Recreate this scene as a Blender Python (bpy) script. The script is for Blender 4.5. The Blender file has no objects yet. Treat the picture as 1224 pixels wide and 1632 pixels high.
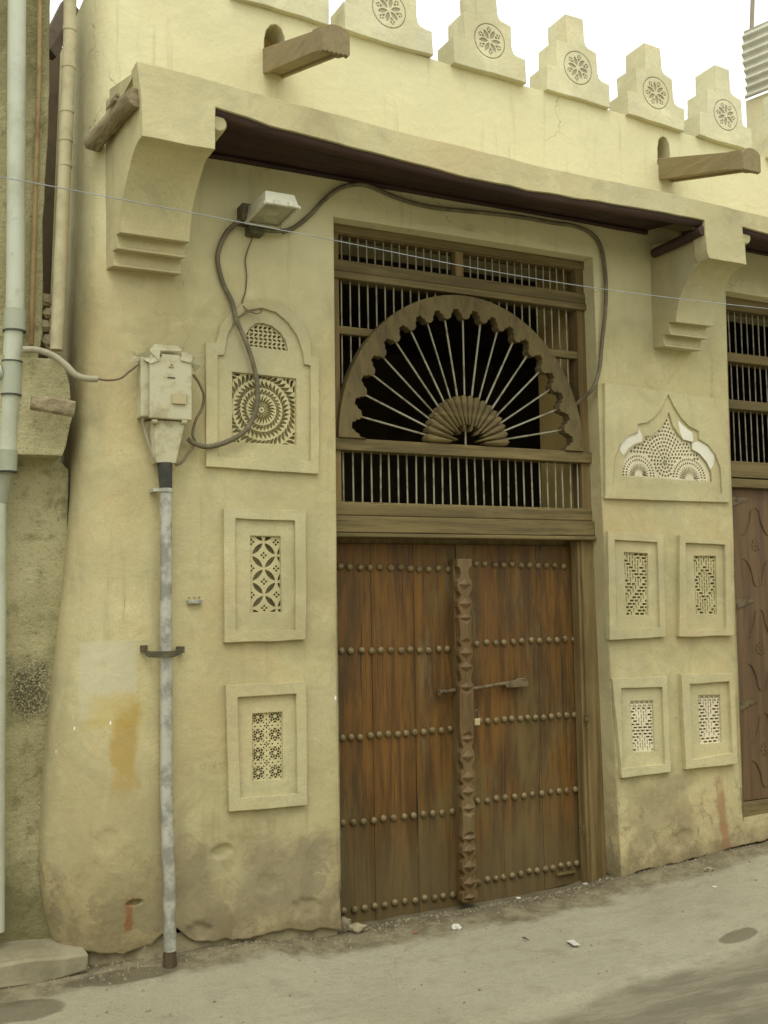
import bpy, bmesh, math, random
from math import pi, sin, cos, radians, sqrt, atan2, hypot
from mathutils import Vector, Matrix, noise
from mathutils.geometry import delaunay_2d_cdt
random.seed(7)
S = bpy.context.scene
COL = S.collection

# ------------------------------------------------------------------ camera
CAM = Vector((-2.2331, -4.9767, 1.65))
R_ = Vector((0.89382997, -0.448106, -0.01640102))
U_ = Vector((-0.02230478, -0.08096246, 0.99646755))
F_ = Vector((0.44785096, 0.89030674, 0.08236157))
FOC = 1700.0
cd = bpy.data.cameras.new('camera')
cam = bpy.data.objects.new('camera', cd)
COL.objects.link(cam)
cd.sensor_fit = 'VERTICAL'
cd.sensor_height = 36.0
cd.sensor_width = 27.0
cd.lens = 36.0 * FOC / 1632.0
cd.clip_start = 0.05
cd.clip_end = 500
m = Matrix((R_, U_, -F_)).transposed().to_4x4()
m.translation = CAM
cam.matrix_world = m
S.camera = cam

# ------------------------------------------------------------------ sky, sun, exposure
SUN_EL, SUN_AZ = radians(62), radians(206)     # azimuth clockwise from +Y: behind and left of the camera
w = bpy.data.worlds.new('World')
S.world = w
w.use_nodes = True
nt = w.node_tree
nt.nodes.clear()
sky = nt.nodes.new('ShaderNodeTexSky')
sky.sky_type = 'NISHITA'
sky.sun_disc = False
sky.sun_elevation = SUN_EL
sky.sun_rotation = SUN_AZ
sky.air_density = 1.0
sky.dust_density = 4.0
hs = nt.nodes.new('ShaderNodeHueSaturation')
hs.inputs['Saturation'].default_value = 0.12
mx = nt.nodes.new('ShaderNodeMix')
mx.data_type = 'RGBA'
mx.inputs['Factor'].default_value = 0.65
mx.inputs['B'].default_value = (12.9, 13.4, 12.4, 1)     # even cloud cover
bg = nt.nodes.new('ShaderNodeBackground')
bg.inputs['Strength'].default_value = 0.135
out = nt.nodes.new('ShaderNodeOutputWorld')
nt.links.new(sky.outputs[0], hs.inputs['Color'])
nt.links.new(hs.outputs[0], mx.inputs['A'])
nt.links.new(mx.outputs['Result'], bg.inputs['Color'])
nt.links.new(bg.outputs[0], out.inputs[0])
sl = bpy.data.lights.new('sun', 'SUN')
sl.energy = 1.1
sl.angle = radians(36)
sl.color = (1.0, 0.98, 0.88)
sun = bpy.data.objects.new('sun', sl)
COL.objects.link(sun)
sd = Vector((sin(SUN_AZ) * cos(SUN_EL), cos(SUN_AZ) * cos(SUN_EL), sin(SUN_EL)))
sun.rotation_euler = (-sd).to_track_quat('-Z', 'Y').to_euler()
sun.location = (-3, -8, 12)
vs = S.view_settings
vs.view_transform = 'Standard'
vs.look = 'None'
vs.exposure = 0.12
vs.gamma = 1
vs.use_curve_mapping = False

# ------------------------------------------------------------------ survey helper: a measured photo point on the plane y = Y
def at(u, v, Y=0.0):
    r = R_ * (u - 612) - U_ * (v - 816) + F_ * FOC
    q = CAM + r * ((Y - CAM.y) / r.y)
    return Vector((q.x, Y, q.z))
def xz(u, v, Y=0.0):
    q = at(u, v, Y)
    return (q.x, q.z)
def pts(lst, Y=0.0):
    return [xz(u, v, Y) for u, v in lst]
def lerp(a, b, t):
    return a + (b - a) * t
def interp(x, tab):
    if x <= tab[0][0]: return tab[0][1]
    for (a, fa), (b, fb) in zip(tab, tab[1:]):
        if x <= b:
            t = (x - a) / (b - a)
            return fa + (fb - fa) * t
    return tab[-1][1]
def sstep(a, b, x):
    t = max(0.0, min(1.0, (x - a) / (b - a)))
    return t * t * (3 - 2 * t)
def nz(x, y, z=0.0):
    return noise.noise(Vector((x, y, z)))

# ------------------------------------------------------------------ materials
class NT:
    def __init__(s, name):
        s.m = bpy.data.materials.new(name)
        s.m.use_nodes = True
        s.t = s.m.node_tree
        s.t.nodes.clear()
        s.o = s.t.nodes.new('ShaderNodeOutputMaterial')
        s.b = s.t.nodes.new('ShaderNodeBsdfPrincipled')
        s.t.links.new(s.b.outputs[0], s.o.inputs[0])
        g = s.t.nodes.new('ShaderNodeNewGeometry')
        s.pos = g.outputs['Position']
        s.b.inputs['Roughness'].default_value = 0.85
        s.b.inputs['Specular IOR Level'].default_value = 0.3
    def put(s, sock, v):
        if hasattr(v, 'links') or isinstance(v, bpy.types.NodeSocket):
            s.t.links.new(v, sock)
        else:
            sock.default_value = v
    def math(s, op, a, b=0.0, c=0.0, clamp=False):
        n = s.t.nodes.new('ShaderNodeMath')
        n.operation = op
        n.use_clamp = clamp
        s.put(n.inputs[0], a); s.put(n.inputs[1], b); s.put(n.inputs[2], c)
        return n.outputs[0]
    def scale(s, v, sc):
        n = s.t.nodes.new('ShaderNodeVectorMath')
        n.operation = 'MULTIPLY'
        s.put(n.inputs[0], v); n.inputs[1].default_value = sc
        return n.outputs[0]
    def vadd(s, v, w):
        n = s.t.nodes.new('ShaderNodeVectorMath')
        n.operation = 'ADD'
        s.put(n.inputs[0], v); s.put(n.inputs[1], w)
        return n.outputs[0]
    def noise(s, sc, det=4, rough=0.55, vec=None, dist=0.0, col=False):
        n = s.t.nodes.new('ShaderNodeTexNoise')
        s.t.links.new(vec or s.pos, n.inputs['Vector'])
        n.inputs['Scale'].default_value = sc
        n.inputs['Detail'].default_value = det
        n.inputs['Roughness'].default_value = rough
        n.inputs['Distortion'].default_value = dist
        return n.outputs['Color' if col else 'Fac']
    def voro(s, sc, vec=None, feature='F1'):
        n = s.t.nodes.new('ShaderNodeTexVoronoi')
        n.feature = feature
        s.t.links.new(vec or s.pos, n.inputs['Vector'])
        n.inputs['Scale'].default_value = sc
        return n.outputs['Distance']
    def ramp(s, f, lo, hi, a=0.0, b=1.0):
        n = s.t.nodes.new('ShaderNodeMapRange')
        n.interpolation_type = 'SMOOTHSTEP'
        s.put(n.inputs[0], f)
        s.put(n.inputs[1], lo); s.put(n.inputs[2], hi)
        n.inputs[3].default_value = a; n.inputs[4].default_value = b
        return n.outputs[0]
    def mix(s, f, a, b, mode='MIX'):
        n = s.t.nodes.new('ShaderNodeMix')
        n.data_type = 'RGBA'
        n.blend_type = mode
        s.put(n.inputs['Factor'], f)
        for k, v in (('A', a), ('B', b)):
            if isinstance(v, tuple): v = (*v[:3], 1)
            i = [q for q in n.inputs if q.name == k and q.type == 'RGBA'][0]
            s.put(i, v)
        return [q for q in n.outputs if q.type == 'RGBA'][0]
    def xyz(s):
        n = s.t.nodes.new('ShaderNodeSeparateXYZ')
        s.t.links.new(s.pos, n.inputs[0])
        return n.outputs
    def box(s, cx, cz, wx, wz, soft=0.25, amt=0.5, sc=9):
        """a stain with a ragged outline centred at (cx, cz) on the wall"""
        o = s.xyz()
        n1 = s.math('MULTIPLY', s.math('SUBTRACT', s.noise(sc, 4), 0.5), amt)
        dx = s.math('DIVIDE', s.math('ABSOLUTE', s.math('SUBTRACT', o[0], cx)), wx)
        dz = s.math('DIVIDE', s.math('ABSOLUTE', s.math('SUBTRACT', o[2], cz)), wz)
        d = s.math('ADD', s.math('MAXIMUM', dx, dz), s.math('MULTIPLY', n1, 2.0))
        return s.ramp(d, 1.0 - soft, 1.0 + soft, 1.0, 0.0)
    def bump(s, h, strength=0.4, dist=0.01, bevel=0.0):
        n = s.t.nodes.new('ShaderNodeBump')
        n.inputs['Strength'].default_value = strength
        n.inputs['Distance'].default_value = dist
        s.t.links.new(h, n.inputs['Height'])
        if bevel:
            bv = s.t.nodes.new('ShaderNodeBevel')
            bv.samples = 4
            bv.inputs['Radius'].default_value = bevel
            s.t.links.new(bv.outputs[0], n.inputs['Normal'])
        s.t.links.new(n.outputs[0], s.b.inputs['Normal'])
    def col(s, c):
        s.put(s.b.inputs['Base Color'], c if not isinstance(c, tuple) else (*c[:3], 1))
    def set(s, **k):
        for a, v in k.items():
            s.put(s.b.inputs[a.replace('_', ' ')], v)

PL = (0.535, 0.468, 0.25)
def plaster(name, base, wall=False, bevel=0.008, dirt=1.0):
    n = NT(name)
    big = n.noise(0.9, 5, 0.6)
    mid = n.noise(4.5, 6, 0.62, dist=0.6)
    fine = n.noise(42, 5, 0.6)
    streak = n.noise(6, 5, 0.6, vec=n.scale(n.pos, (1.0, 1.0, 0.16)))
    dk = tuple(a * b for a, b in zip(base, (0.70, 0.69, 0.68)))
    lt = tuple(min(0.9, a * b) for a, b in zip(base, (1.12, 1.13, 1.20)))
    c = n.mix(n.ramp(big, 0.32, 0.68), dk, base)
    c = n.mix(n.ramp(mid, 0.48, 0.72, 0, 0.55), c, lt)
    c = n.mix(n.ramp(streak, 0.56, 0.75, 0, 0.42 * dirt), c, tuple(a * 0.62 for a in base))
    c = n.mix(n.ramp(fine, 0.54, 0.76, 0, 0.34), c, tuple(a * 0.58 for a in base))
    hv = n.noise(1.35, 6, 0.66, dist=0.6)
    c = n.mix(n.ramp(hv, 0.50, 0.66, 0, 0.55 * dirt), c, tuple(a * b for a, b in zip(base, (0.94, 0.83, 0.80))))
    c = n.mix(n.ramp(hv, 0.50, 0.36, 0, 0.50 * dirt), c, tuple(a * b for a, b in zip(base, (0.80, 0.82, 0.92))))
    gr = n.noise(2.7, 7, 0.72, dist=0.8)
    c = n.mix(n.ramp(gr, 0.50, 0.70, 0, 0.50 * dirt), c, tuple(a * b for a, b in zip(base, (0.60, 0.62, 0.68))))
    tr = n.noise(5.5, 4, 0.6, vec=n.scale(n.pos, (0.55, 1, 1.5)), dist=2.6)
    c = n.mix(n.ramp(tr, 0.60, 0.66, 0, 0.16 * dirt), c, tuple(a * 0.6 for a in base))
    grain = n.noise(150, 3, 0.6)
    c = n.mix(n.ramp(grain, 0.42, 0.66, 0, 0.34), c, tuple(a * 0.62 for a in base))
    sp = n.voro(17)
    spk = n.math('MULTIPLY', n.ramp(sp, 0.03, 0.11, 1, 0), n.ramp(n.noise(2.1, 3), 0.52, 0.66))
    c = n.mix(n.math('MULTIPLY', spk, 0.5), c, (0.17, 0.13, 0.07))
    if wall:
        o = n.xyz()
        light_lift = n.ramp(n.math('ADD', o[2], n.math('MULTIPLY', n.math('SUBTRACT', n.noise(2.4, 5, 0.65), 0.5), 0.9)), 2.9, 3.65)  # upper wall paler: stronger light, and bounce under the canopy, put into the colour
        c = n.mix(light_lift, c, n.mix(0.62, c, (0.74, 0.69, 0.43)))
        # rising damp and dirt with a ragged edge along the foot of the wall
        edge = n.math('ADD', n.math('MULTIPLY', n.noise(2.2, 5, 0.65), 1.5), n.math('MULTIPLY', n.noise(9, 4), 0.35))
        damp = n.ramp(n.math('SUBTRACT', o[2], edge), -0.90, -0.22, 1, 0)
        dc = n.mix(n.ramp(n.noise(7, 6, 0.7), 0.38, 0.62), (0.19, 0.145, 0.075), (0.40, 0.32, 0.165))
        c = n.mix(n.math('MULTIPLY', damp, 0.78), c, dc)
        foot = n.ramp(n.math('SUBTRACT', o[2], n.math('MULTIPLY', n.noise(9, 6, 0.72), 0.52)), -0.22, 0.02, 1, 0)
        c = n.mix(n.math('MULTIPLY', foot, 0.7), c, (0.15, 0.115, 0.06))
        tide = n.ramp(n.math('ABSOLUTE', n.math('ADD', n.math('SUBTRACT', o[2], edge), 0.50)), 0.0, 0.035, 1, 0)
        c = n.mix(n.math('MULTIPLY', tide, 0.28), c, (0.22, 0.165, 0.08))
        pn = n.noise(5.2, 7, 0.68, dist=0.5)
        peel = n.math('MULTIPLY', n.ramp(pn, 0.575, 0.595), n.ramp(n.math('SUBTRACT', o[2], n.math('MULTIPLY', n.noise(1.7, 3), 0.9)), -0.15, 0.12, 1, 0))
        c = n.mix(n.math('MULTIPLY', peel, 0.8), c, n.mix(n.noise(30, 5, 0.7), (0.18, 0.145, 0.08), (0.33, 0.28, 0.17)))
        rim = n.math('MULTIPLY', n.ramp(n.math('ABSOLUTE', n.math('SUBTRACT', pn, 0.578)), 0.0, 0.012, 1, 0), n.ramp(n.math('SUBTRACT', o[2], n.math('MULTIPLY', n.noise(1.7, 3), 0.9)), -0.15, 0.12, 1, 0))
        c = n.mix(n.math('MULTIPLY', rim, 0.55), c, (0.11, 0.085, 0.045))
        # hairline cracks
        wob = n.vadd(n.pos, n.scale(n.noise(3.5, 4, 0.6, col=True), (0.35, 0.35, 0.35)))
        crk = n.math('MULTIPLY', n.ramp(n.voro(1.35, vec=wob, feature='DISTANCE_TO_EDGE'), 0.0015, 0.0042, 1, 0), n.ramp(n.noise(1.5, 3), 0.55, 0.62))
        c = n.mix(n.math('MULTIPLY', crk, 0.5), c, (0.13, 0.10, 0.055))
        # rain streaks under the spouts and brackets
        stv = n.noise(9, 5, 0.65, vec=n.scale(n.pos, (1.6, 1, 0.10)))
        c = n.mix(n.math('MULTIPLY', n.ramp(stv, 0.55, 0.72), 0.30), c, (0.27, 0.225, 0.125))
        c = n.mix(n.math('MULTIPLY', n.box(-1.15, 0.50, 0.26, 0.36, 0.7, 1.1, 4), 0.40), c, (0.30, 0.25, 0.13))
        # patched, overpainted rectangle and its rusty run
        c = n.mix(n.math('MULTIPLY', n.box(-1.16, 1.31, 0.125, 0.175, 0.06, 0.12), 0.7), c, (0.47, 0.43, 0.29))
        c = n.mix(n.math('MULTIPLY', n.box(-1.13, 1.17, 0.11, 0.07, 0.4, 0.6), 0.6), c, (0.44, 0.34, 0.10))
        c = n.mix(n.math('MULTIPLY', n.box(-1.09, 1.00, 0.055, 0.17, 0.45, 1.3, 7), 0.72), c, (0.36, 0.235, 0.055))
        c = n.mix(n.math('MULTIPLY', n.box(-1.075, 0.26, 0.016, 0.055, 0.6, 1.3, 26), 0.8), c, (0.27, 0.10, 0.035))
        c = n.mix(n.math('MULTIPLY', n.box(-0.30, 0.30, 0.24, 0.17, 0.5, 1.1, 6), 0.7), c, (0.20, 0.165, 0.10))
        c = n.mix(n.math('MULTIPLY', n.box(-0.78, 0.25, 0.12, 0.20, 0.5, 1.1, 6), 0.65), c, (0.20, 0.165, 0.10))
        c = n.mix(n.math('MULTIPLY', n.box(2.05, 0.42, 0.22, 0.20, 0.5, 1.1, 6), 0.5), c, (0.22, 0.18, 0.10))
        c = n.mix(n.math('MULTIPLY', n.box(2.52, 0.30, 0.03, 0.20, 0.5, 1.0, 12), 0.6), c, (0.24, 0.10, 0.04))
        # drips of white paint
        dr = n.ramp(n.voro(15, vec=n.scale(n.pos, (1, 1, 0.42))), 0.05, 0.09, 1, 0)
        dz = n.math('MULTIPLY', n.box(-0.6, 1.20, 0.78, 0.22, 0.3, 0.6), n.ramp(n.noise(3.0, 3), 0.47, 0.55))
        c = n.mix(n.math('MULTIPLY', dr, dz), c, (0.82, 0.80, 0.72))
        # grey grime above the canopy
        c = n.mix(n.math('MULTIPLY', n.ramp(n.noise(3.2, 6, 0.7, vec=n.scale(n.pos, (1, 1, 0.35))), 0.55, 0.75), 0.35), c, (0.30, 0.25, 0.14))
    n.col(c)
    n.set(Roughness=0.9)
    h = n.math('ADD', n.math('MULTIPLY', n.noise(14, 6, 0.6), 0.9), n.math('MULTIPLY', n.noise(90, 4, 0.6), 0.25))
    h = n.math('ADD', h, n.math('MULTIPLY', n.noise(7, 3, 0.5, dist=2.0), 0.8))
    n.bump(h, 0.34, 0.014, bevel)
    return n.m

def wood(name, c1, c2, c3, sc=26, stretch=(1, 1, 0.05), wear=0.5, rough=0.75, foot=False):
    n = NT(name)
    v = n.scale(n.pos, stretch)
    g1 = n.noise(sc, 6, 0.65, vec=v, dist=0.5)
    g2 = n.noise(sc * 4, 4, 0.6, vec=v)
    patch = n.noise(2.6, 5, 0.65, vec=n.scale(n.pos, tuple(0.45 + 0.55 * q for q in stretch)))
    c = n.mix(n.ramp(g1, 0.34, 0.66), c1, c2)
    c = n.mix(n.ramp(patch, 0.50, 0.70, 0, wear), c, c3)
    c = n.mix(n.ramp(g2, 0.55, 0.75, 0, 0.55), c, tuple(a * 0.45 for a in c1))
    if foot:
        o = n.xyz()
        bl = n.noise(5.5, 6, 0.72, vec=n.scale(n.pos, (1, 1, 0.20)))
        c = n.mix(n.ramp(bl, 0.46, 0.62, 0, 0.62), c, (0.050, 0.030, 0.012))
        b2 = n.noise(6.5, 6, 0.7, vec=n.scale(n.pos, (1, 1, 0.16)))
        c = n.mix(n.ramp(b2, 0.56, 0.70, 0, 0.5), c, (0.165, 0.076, 0.019))
        b3 = n.noise(4.4, 6, 0.72, vec=n.scale(n.pos, (1.3, 1, 0.22)))
        c = n.mix(n.ramp(b3, 0.57, 0.66, 0, 0.7), c, (0.125, 0.105, 0.052))
        spl = n.noise(60, 2, 0.5, vec=n.scale(n.pos, (1, 1, 0.02)))
        c = n.mix(n.ramp(spl, 0.66, 0.70, 0, 0.8), c, (0.02, 0.012, 0.006))
        f = n.ramp(n.math('SUBTRACT', o[2], n.math('MULTIPLY', n.noise(5, 5, 0.7, vec=v), 1.1)), -0.45, 0.12, 1, 0)
        c = n.mix(n.math('MULTIPLY', f, 0.62), c, (0.115, 0.092, 0.042))
        dd = n.ramp(n.voro(9), 0.02, 0.05, 1, 0)
        c = n.mix(n.math('MULTIPLY', dd, n.ramp(n.noise(2.0, 2), 0.60, 0.66)), c, (0.40, 0.35, 0.24))
    n.col(c)
    n.set(Roughness=n.ramp(g1, 0.3, 0.7, rough - 0.1, rough + 0.12))
    n.bump(n.math('ADD', g1, n.math('MULTIPLY', g2, 0.5)), 0.5, 0.006)
    return n.m

def painted(name, c1, c2, sc=8, rough=0.5, metal=0.0, thr=(0.45, 0.7), bump=0.15, bsc=60):
    n = NT(name)
    f = n.noise(sc, 5, 0.65)
    c = n.mix(n.ramp(f, thr[0], thr[1]), c1, c2)
    c = n.mix(n.ramp(n.noise(sc * 6, 4), 0.58, 0.8, 0, 0.35), c, tuple(a * 0.5 for a in c2))
    n.col(c)
    n.set(Roughness=rough, Metallic=metal)
    n.bump(n.noise(bsc, 4), bump, 0.004)
    return n.m

M = {}
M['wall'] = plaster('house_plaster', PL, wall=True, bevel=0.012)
M['bounce'] = plaster('bounce_plaster', (0.74, 0.70, 0.50), bevel=0.0, dirt=0.4)
M['trim'] = plaster('trim_plaster', (0.55, 0.49, 0.275), bevel=0.006)
M['parapet'] = plaster('parapet_plaster', (0.70, 0.65, 0.41), bevel=0.010)
M['parapet'].name = 'parapet_plaster'
M['screen'] = plaster('screen_plaster', (0.585, 0.52, 0.285), bevel=0.0, dirt=0.5)
M['pale'] = plaster('pale_plaster', (0.74, 0.67, 0.46), bevel=0.0, dirt=0.5)
M['white'] = plaster('white_patch_plaster', (0.80, 0.77, 0.63), bevel=0.004, dirt=0.2)
M['petal'] = plaster('medallion_ground_plaster', (0.42, 0.37, 0.24), bevel=0.0)
M['door'] = wood('door_wood', (0.075, 0.036, 0.008), (0.170, 0.080, 0.015), (0.130, 0.096, 0.036), 20, (1, 1, 0.07), 0.75, 0.62, True)
M['post'] = wood('cover_strip_wood', (0.100, 0.060, 0.023), (0.150, 0.090, 0.035), (0.170, 0.125, 0.056), 26, (1, 1, 0.12), 0.6, 0.6)
M['frame'] = wood('frame_wood', (0.095, 0.070, 0.027), (0.185, 0.138, 0.056), (0.215, 0.17, 0.08), 26, (0.05, 1, 1), 0.5, 0.75)
M['framev'] = wood('upright_wood', (0.11, 0.074, 0.027), (0.205, 0.145, 0.057), (0.22, 0.17, 0.08), 26, (1, 1, 0.05), 0.5, 0.75)
M['archwood'] = wood('arch_wood', (0.085, 0.062, 0.024), (0.15, 0.112, 0.045), (0.17, 0.135, 0.062), 26, (0.4, 1, 0.12), 0.6, 0.75)
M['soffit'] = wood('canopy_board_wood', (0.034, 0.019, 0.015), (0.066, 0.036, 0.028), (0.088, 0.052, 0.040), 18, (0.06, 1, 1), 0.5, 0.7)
M['spout'] = wood('waterspout_wood', (0.20, 0.155, 0.076), (0.255, 0.20, 0.10), (0.31, 0.26, 0.15), 30, (1, 0.10, 1), 0.5, 0.75)
M['log'] = wood('weathered_log_wood', (0.17, 0.135, 0.075), (0.34, 0.285, 0.175), (0.40, 0.345, 0.23), 34, (0.5, 0.08, 1), 0.5, 0.85)
M['rdoor'] = wood('carved_door_wood', (0.095, 0.056, 0.027), (0.150, 0.092, 0.045), (0.16, 0.115, 0.065), 22, (1, 1, 0.05), 0.5, 0.65)
M['bar'] = painted('bar_iron', (0.30, 0.275, 0.195), (0.13, 0.105, 0.06), 14, 0.55, 0.0)
M['stud'] = painted('stud_iron', (0.20, 0.155, 0.075), (0.095, 0.062, 0.028), 30, 0.5, 0.25, bump=0.25)
M['iron'] = painted('dark_iron', (0.16, 0.12, 0.065), (0.06, 0.042, 0.022), 22, 0.6, 0.3, bump=0.3)
M['galv'] = painted('galvanised_steel', (0.45, 0.44, 0.37), (0.255, 0.25, 0.205), 9, 0.5, 0.3, (0.42, 0.62), 0.1)
M['black'] = painted('black_rubber', (0.035, 0.034, 0.028), (0.06, 0.055, 0.042), 20, 0.55)
M['foot'] = painted('rusted_pipe_foot', (0.065, 0.045, 0.022), (0.12, 0.085, 0.045), 16, 0.85, 0.0, bump=0.5)
M['clamp'] = painted('clamp_steel', (0.085, 0.075, 0.045), (0.14, 0.12, 0.07), 20, 0.6, 0.2)
M['box'] = painted('meter_box_paint', (0.47, 0.44, 0.29), (0.33, 0.285, 0.165), 13, 0.55, 0.0, (0.45, 0.68), 0.25)
M['tag'] = painted('meter_label_paint', (0.43, 0.36, 0.20), (0.36, 0.30, 0.17), 20, 0.5)
M['lampbody'] = painted('lamp_housing_paint', (0.56, 0.54, 0.42), (0.36, 0.34, 0.24), 14, 0.5, 0.0, (0.5, 0.72))
M['cable'] = painted('cable_sheath', (0.125, 0.105, 0.062), (0.215, 0.185, 0.115), 12, 0.6)
M['cablegrey'] = painted('grey_cable_sheath', (0.34, 0.31, 0.21), (0.24, 0.21, 0.14), 12, 0.6)
M['wire'] = painted('wire_sheath', (0.25, 0.26, 0.27), (0.34, 0.35, 0.36), 12, 0.5)
M['thin'] = painted('thin_wire_sheath', (0.17, 0.13, 0.075), (0.12, 0.09, 0.05), 12, 0.6)
M['pvc'] = painted('grey_pvc', (0.46, 0.47, 0.37), (0.37, 0.375, 0.28), 4, 0.4, 0.0, (0.4, 0.65), 0.06)
M['pvcjoint'] = painted('pvc_joint', (0.345, 0.355, 0.265), (0.29, 0.295, 0.21), 5, 0.45, 0.0, (0.4, 0.65), 0.06)
M['seal'] = painted('rubber_seal', (0.05, 0.05, 0.045), (0.09, 0.09, 0.075), 8, 0.6)
M['trunk'] = painted('painted_pipe', (0.44, 0.385, 0.23), (0.33, 0.285, 0.165), 5, 0.6, 0.0, (0.4, 0.65), 0.2)
M['rustpipe'] = painted('rusty_conduit', (0.36, 0.265, 0.125), (0.24, 0.14, 0.06), 6, 0.7, 0.0, (0.4, 0.65), 0.3)
M['paper'] = painted('waste_paper', (0.56, 0.54, 0.47), (0.36, 0.34, 0.29), 30, 0.8, 0.0, bump=0.3)
M['stone'] = painted('rubble_stone', (0.30, 0.255, 0.155), (0.20, 0.165, 0.10), 16, 0.9, 0.0, bump=0.6)
M['grit'] = painted('grit_stone', (0.24, 0.205, 0.13), (0.12, 0.10, 0.06), 40, 0.9)
M['brick'] = painted('brick_scrap', (0.36, 0.13, 0.06), (0.28, 0.11, 0.055), 30, 0.9)
M['slab'] = painted('step_concrete', (0.29, 0.255, 0.165), (0.20, 0.175, 0.105), 5, 0.92, 0.0, (0.35, 0.65), 0.6, 50)
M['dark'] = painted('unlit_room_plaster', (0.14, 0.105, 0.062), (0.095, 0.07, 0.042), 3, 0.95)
M['inner'] = plaster('inner_reveal_plaster', (0.74, 0.54, 0.20), bevel=0.0, dirt=0.3)
M['corr'] = painted('corrugated_sheet', (0.52, 0.50, 0.40), (0.42, 0.40, 0.30), 3, 0.55, 0.0, (0.4, 0.7), 0.1)
M['farwall'] = plaster('far_wall_plaster', (0.70, 0.62, 0.36), bevel=0.0)
M['rod'] = painted('mast_steel', (0.26, 0.22, 0.16), (0.18, 0.14, 0.10), 5, 0.6)
M['timber'] = painted('dark_timber', (0.10, 0.075, 0.05), (0.06, 0.045, 0.03), 10, 0.85)
g = NT('floodlight_glass')
g.col((0.86, 0.86, 0.76)); g.set(Roughness=0.08, Transmission_Weight=0.92, IOR=1.25)
M['glass'] = g.m
M['reflector'] = painted('lamp_reflector', (0.62, 0.60, 0.48), (0.48, 0.46, 0.36), 9, 0.4, 0.0)
g = NT('lamp_bulb'); g.col((0.75, 0.73, 0.62)); g.set(Roughness=0.2)
M['bulb'] = g.m

def rough_wall():
    n = NT('neighbour_render')
    a = n.noise(2.0, 6, 0.68); b = n.noise(11, 6, 0.7); f = n.noise(70, 4, 0.7)
    c = n.mix(n.ramp(a, 0.36, 0.64), (0.345, 0.31, 0.16), (0.46, 0.415, 0.235))
    c = n.mix(n.ramp(b, 0.50, 0.72, 0, 0.7), c, (0.155, 0.14, 0.055))
    c = n.mix(n.ramp(f, 0.55, 0.72, 0, 0.7), c, (0.13, 0.105, 0.055))
    o = n.xyz()
    moss = n.ramp(n.math('SUBTRACT', o[2], n.math('MULTIPLY', n.noise(3, 5, 0.7), 0.9)), -0.15, 0.15, 1, 0)
    c = n.mix(n.math('MULTIPLY', moss, 0.65), c, (0.10, 0.092, 0.032))
    hi = n.ramp(n.math('ADD', o[2], n.math('MULTIPLY', n.noise(3, 5, 0.7), 0.7)), 4.3, 4.75)
    c = n.mix(n.math('MULTIPLY', hi, 0.6), c, (0.12, 0.115, 0.03))
    blk = n.math('MULTIPLY', n.box(-1.48, 1.27, 0.085, 0.12, 0.5, 0.8, 9), n.ramp(n.noise(110, 3, 0.7), 0.38, 0.54))
    c = n.mix(n.math('MULTIPLY', blk, 0.9), c, (0.055, 0.048, 0.032))
    n.col(c); n.set(Roughness=0.95)
    n.bump(n.math('ADD', n.noise(55, 6, 0.7), n.math('MULTIPLY', n.noise(9, 4), 1.2)), 0.8, 0.014, 0.01)
    return n.m
M['neighbour'] = rough_wall()

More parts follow.
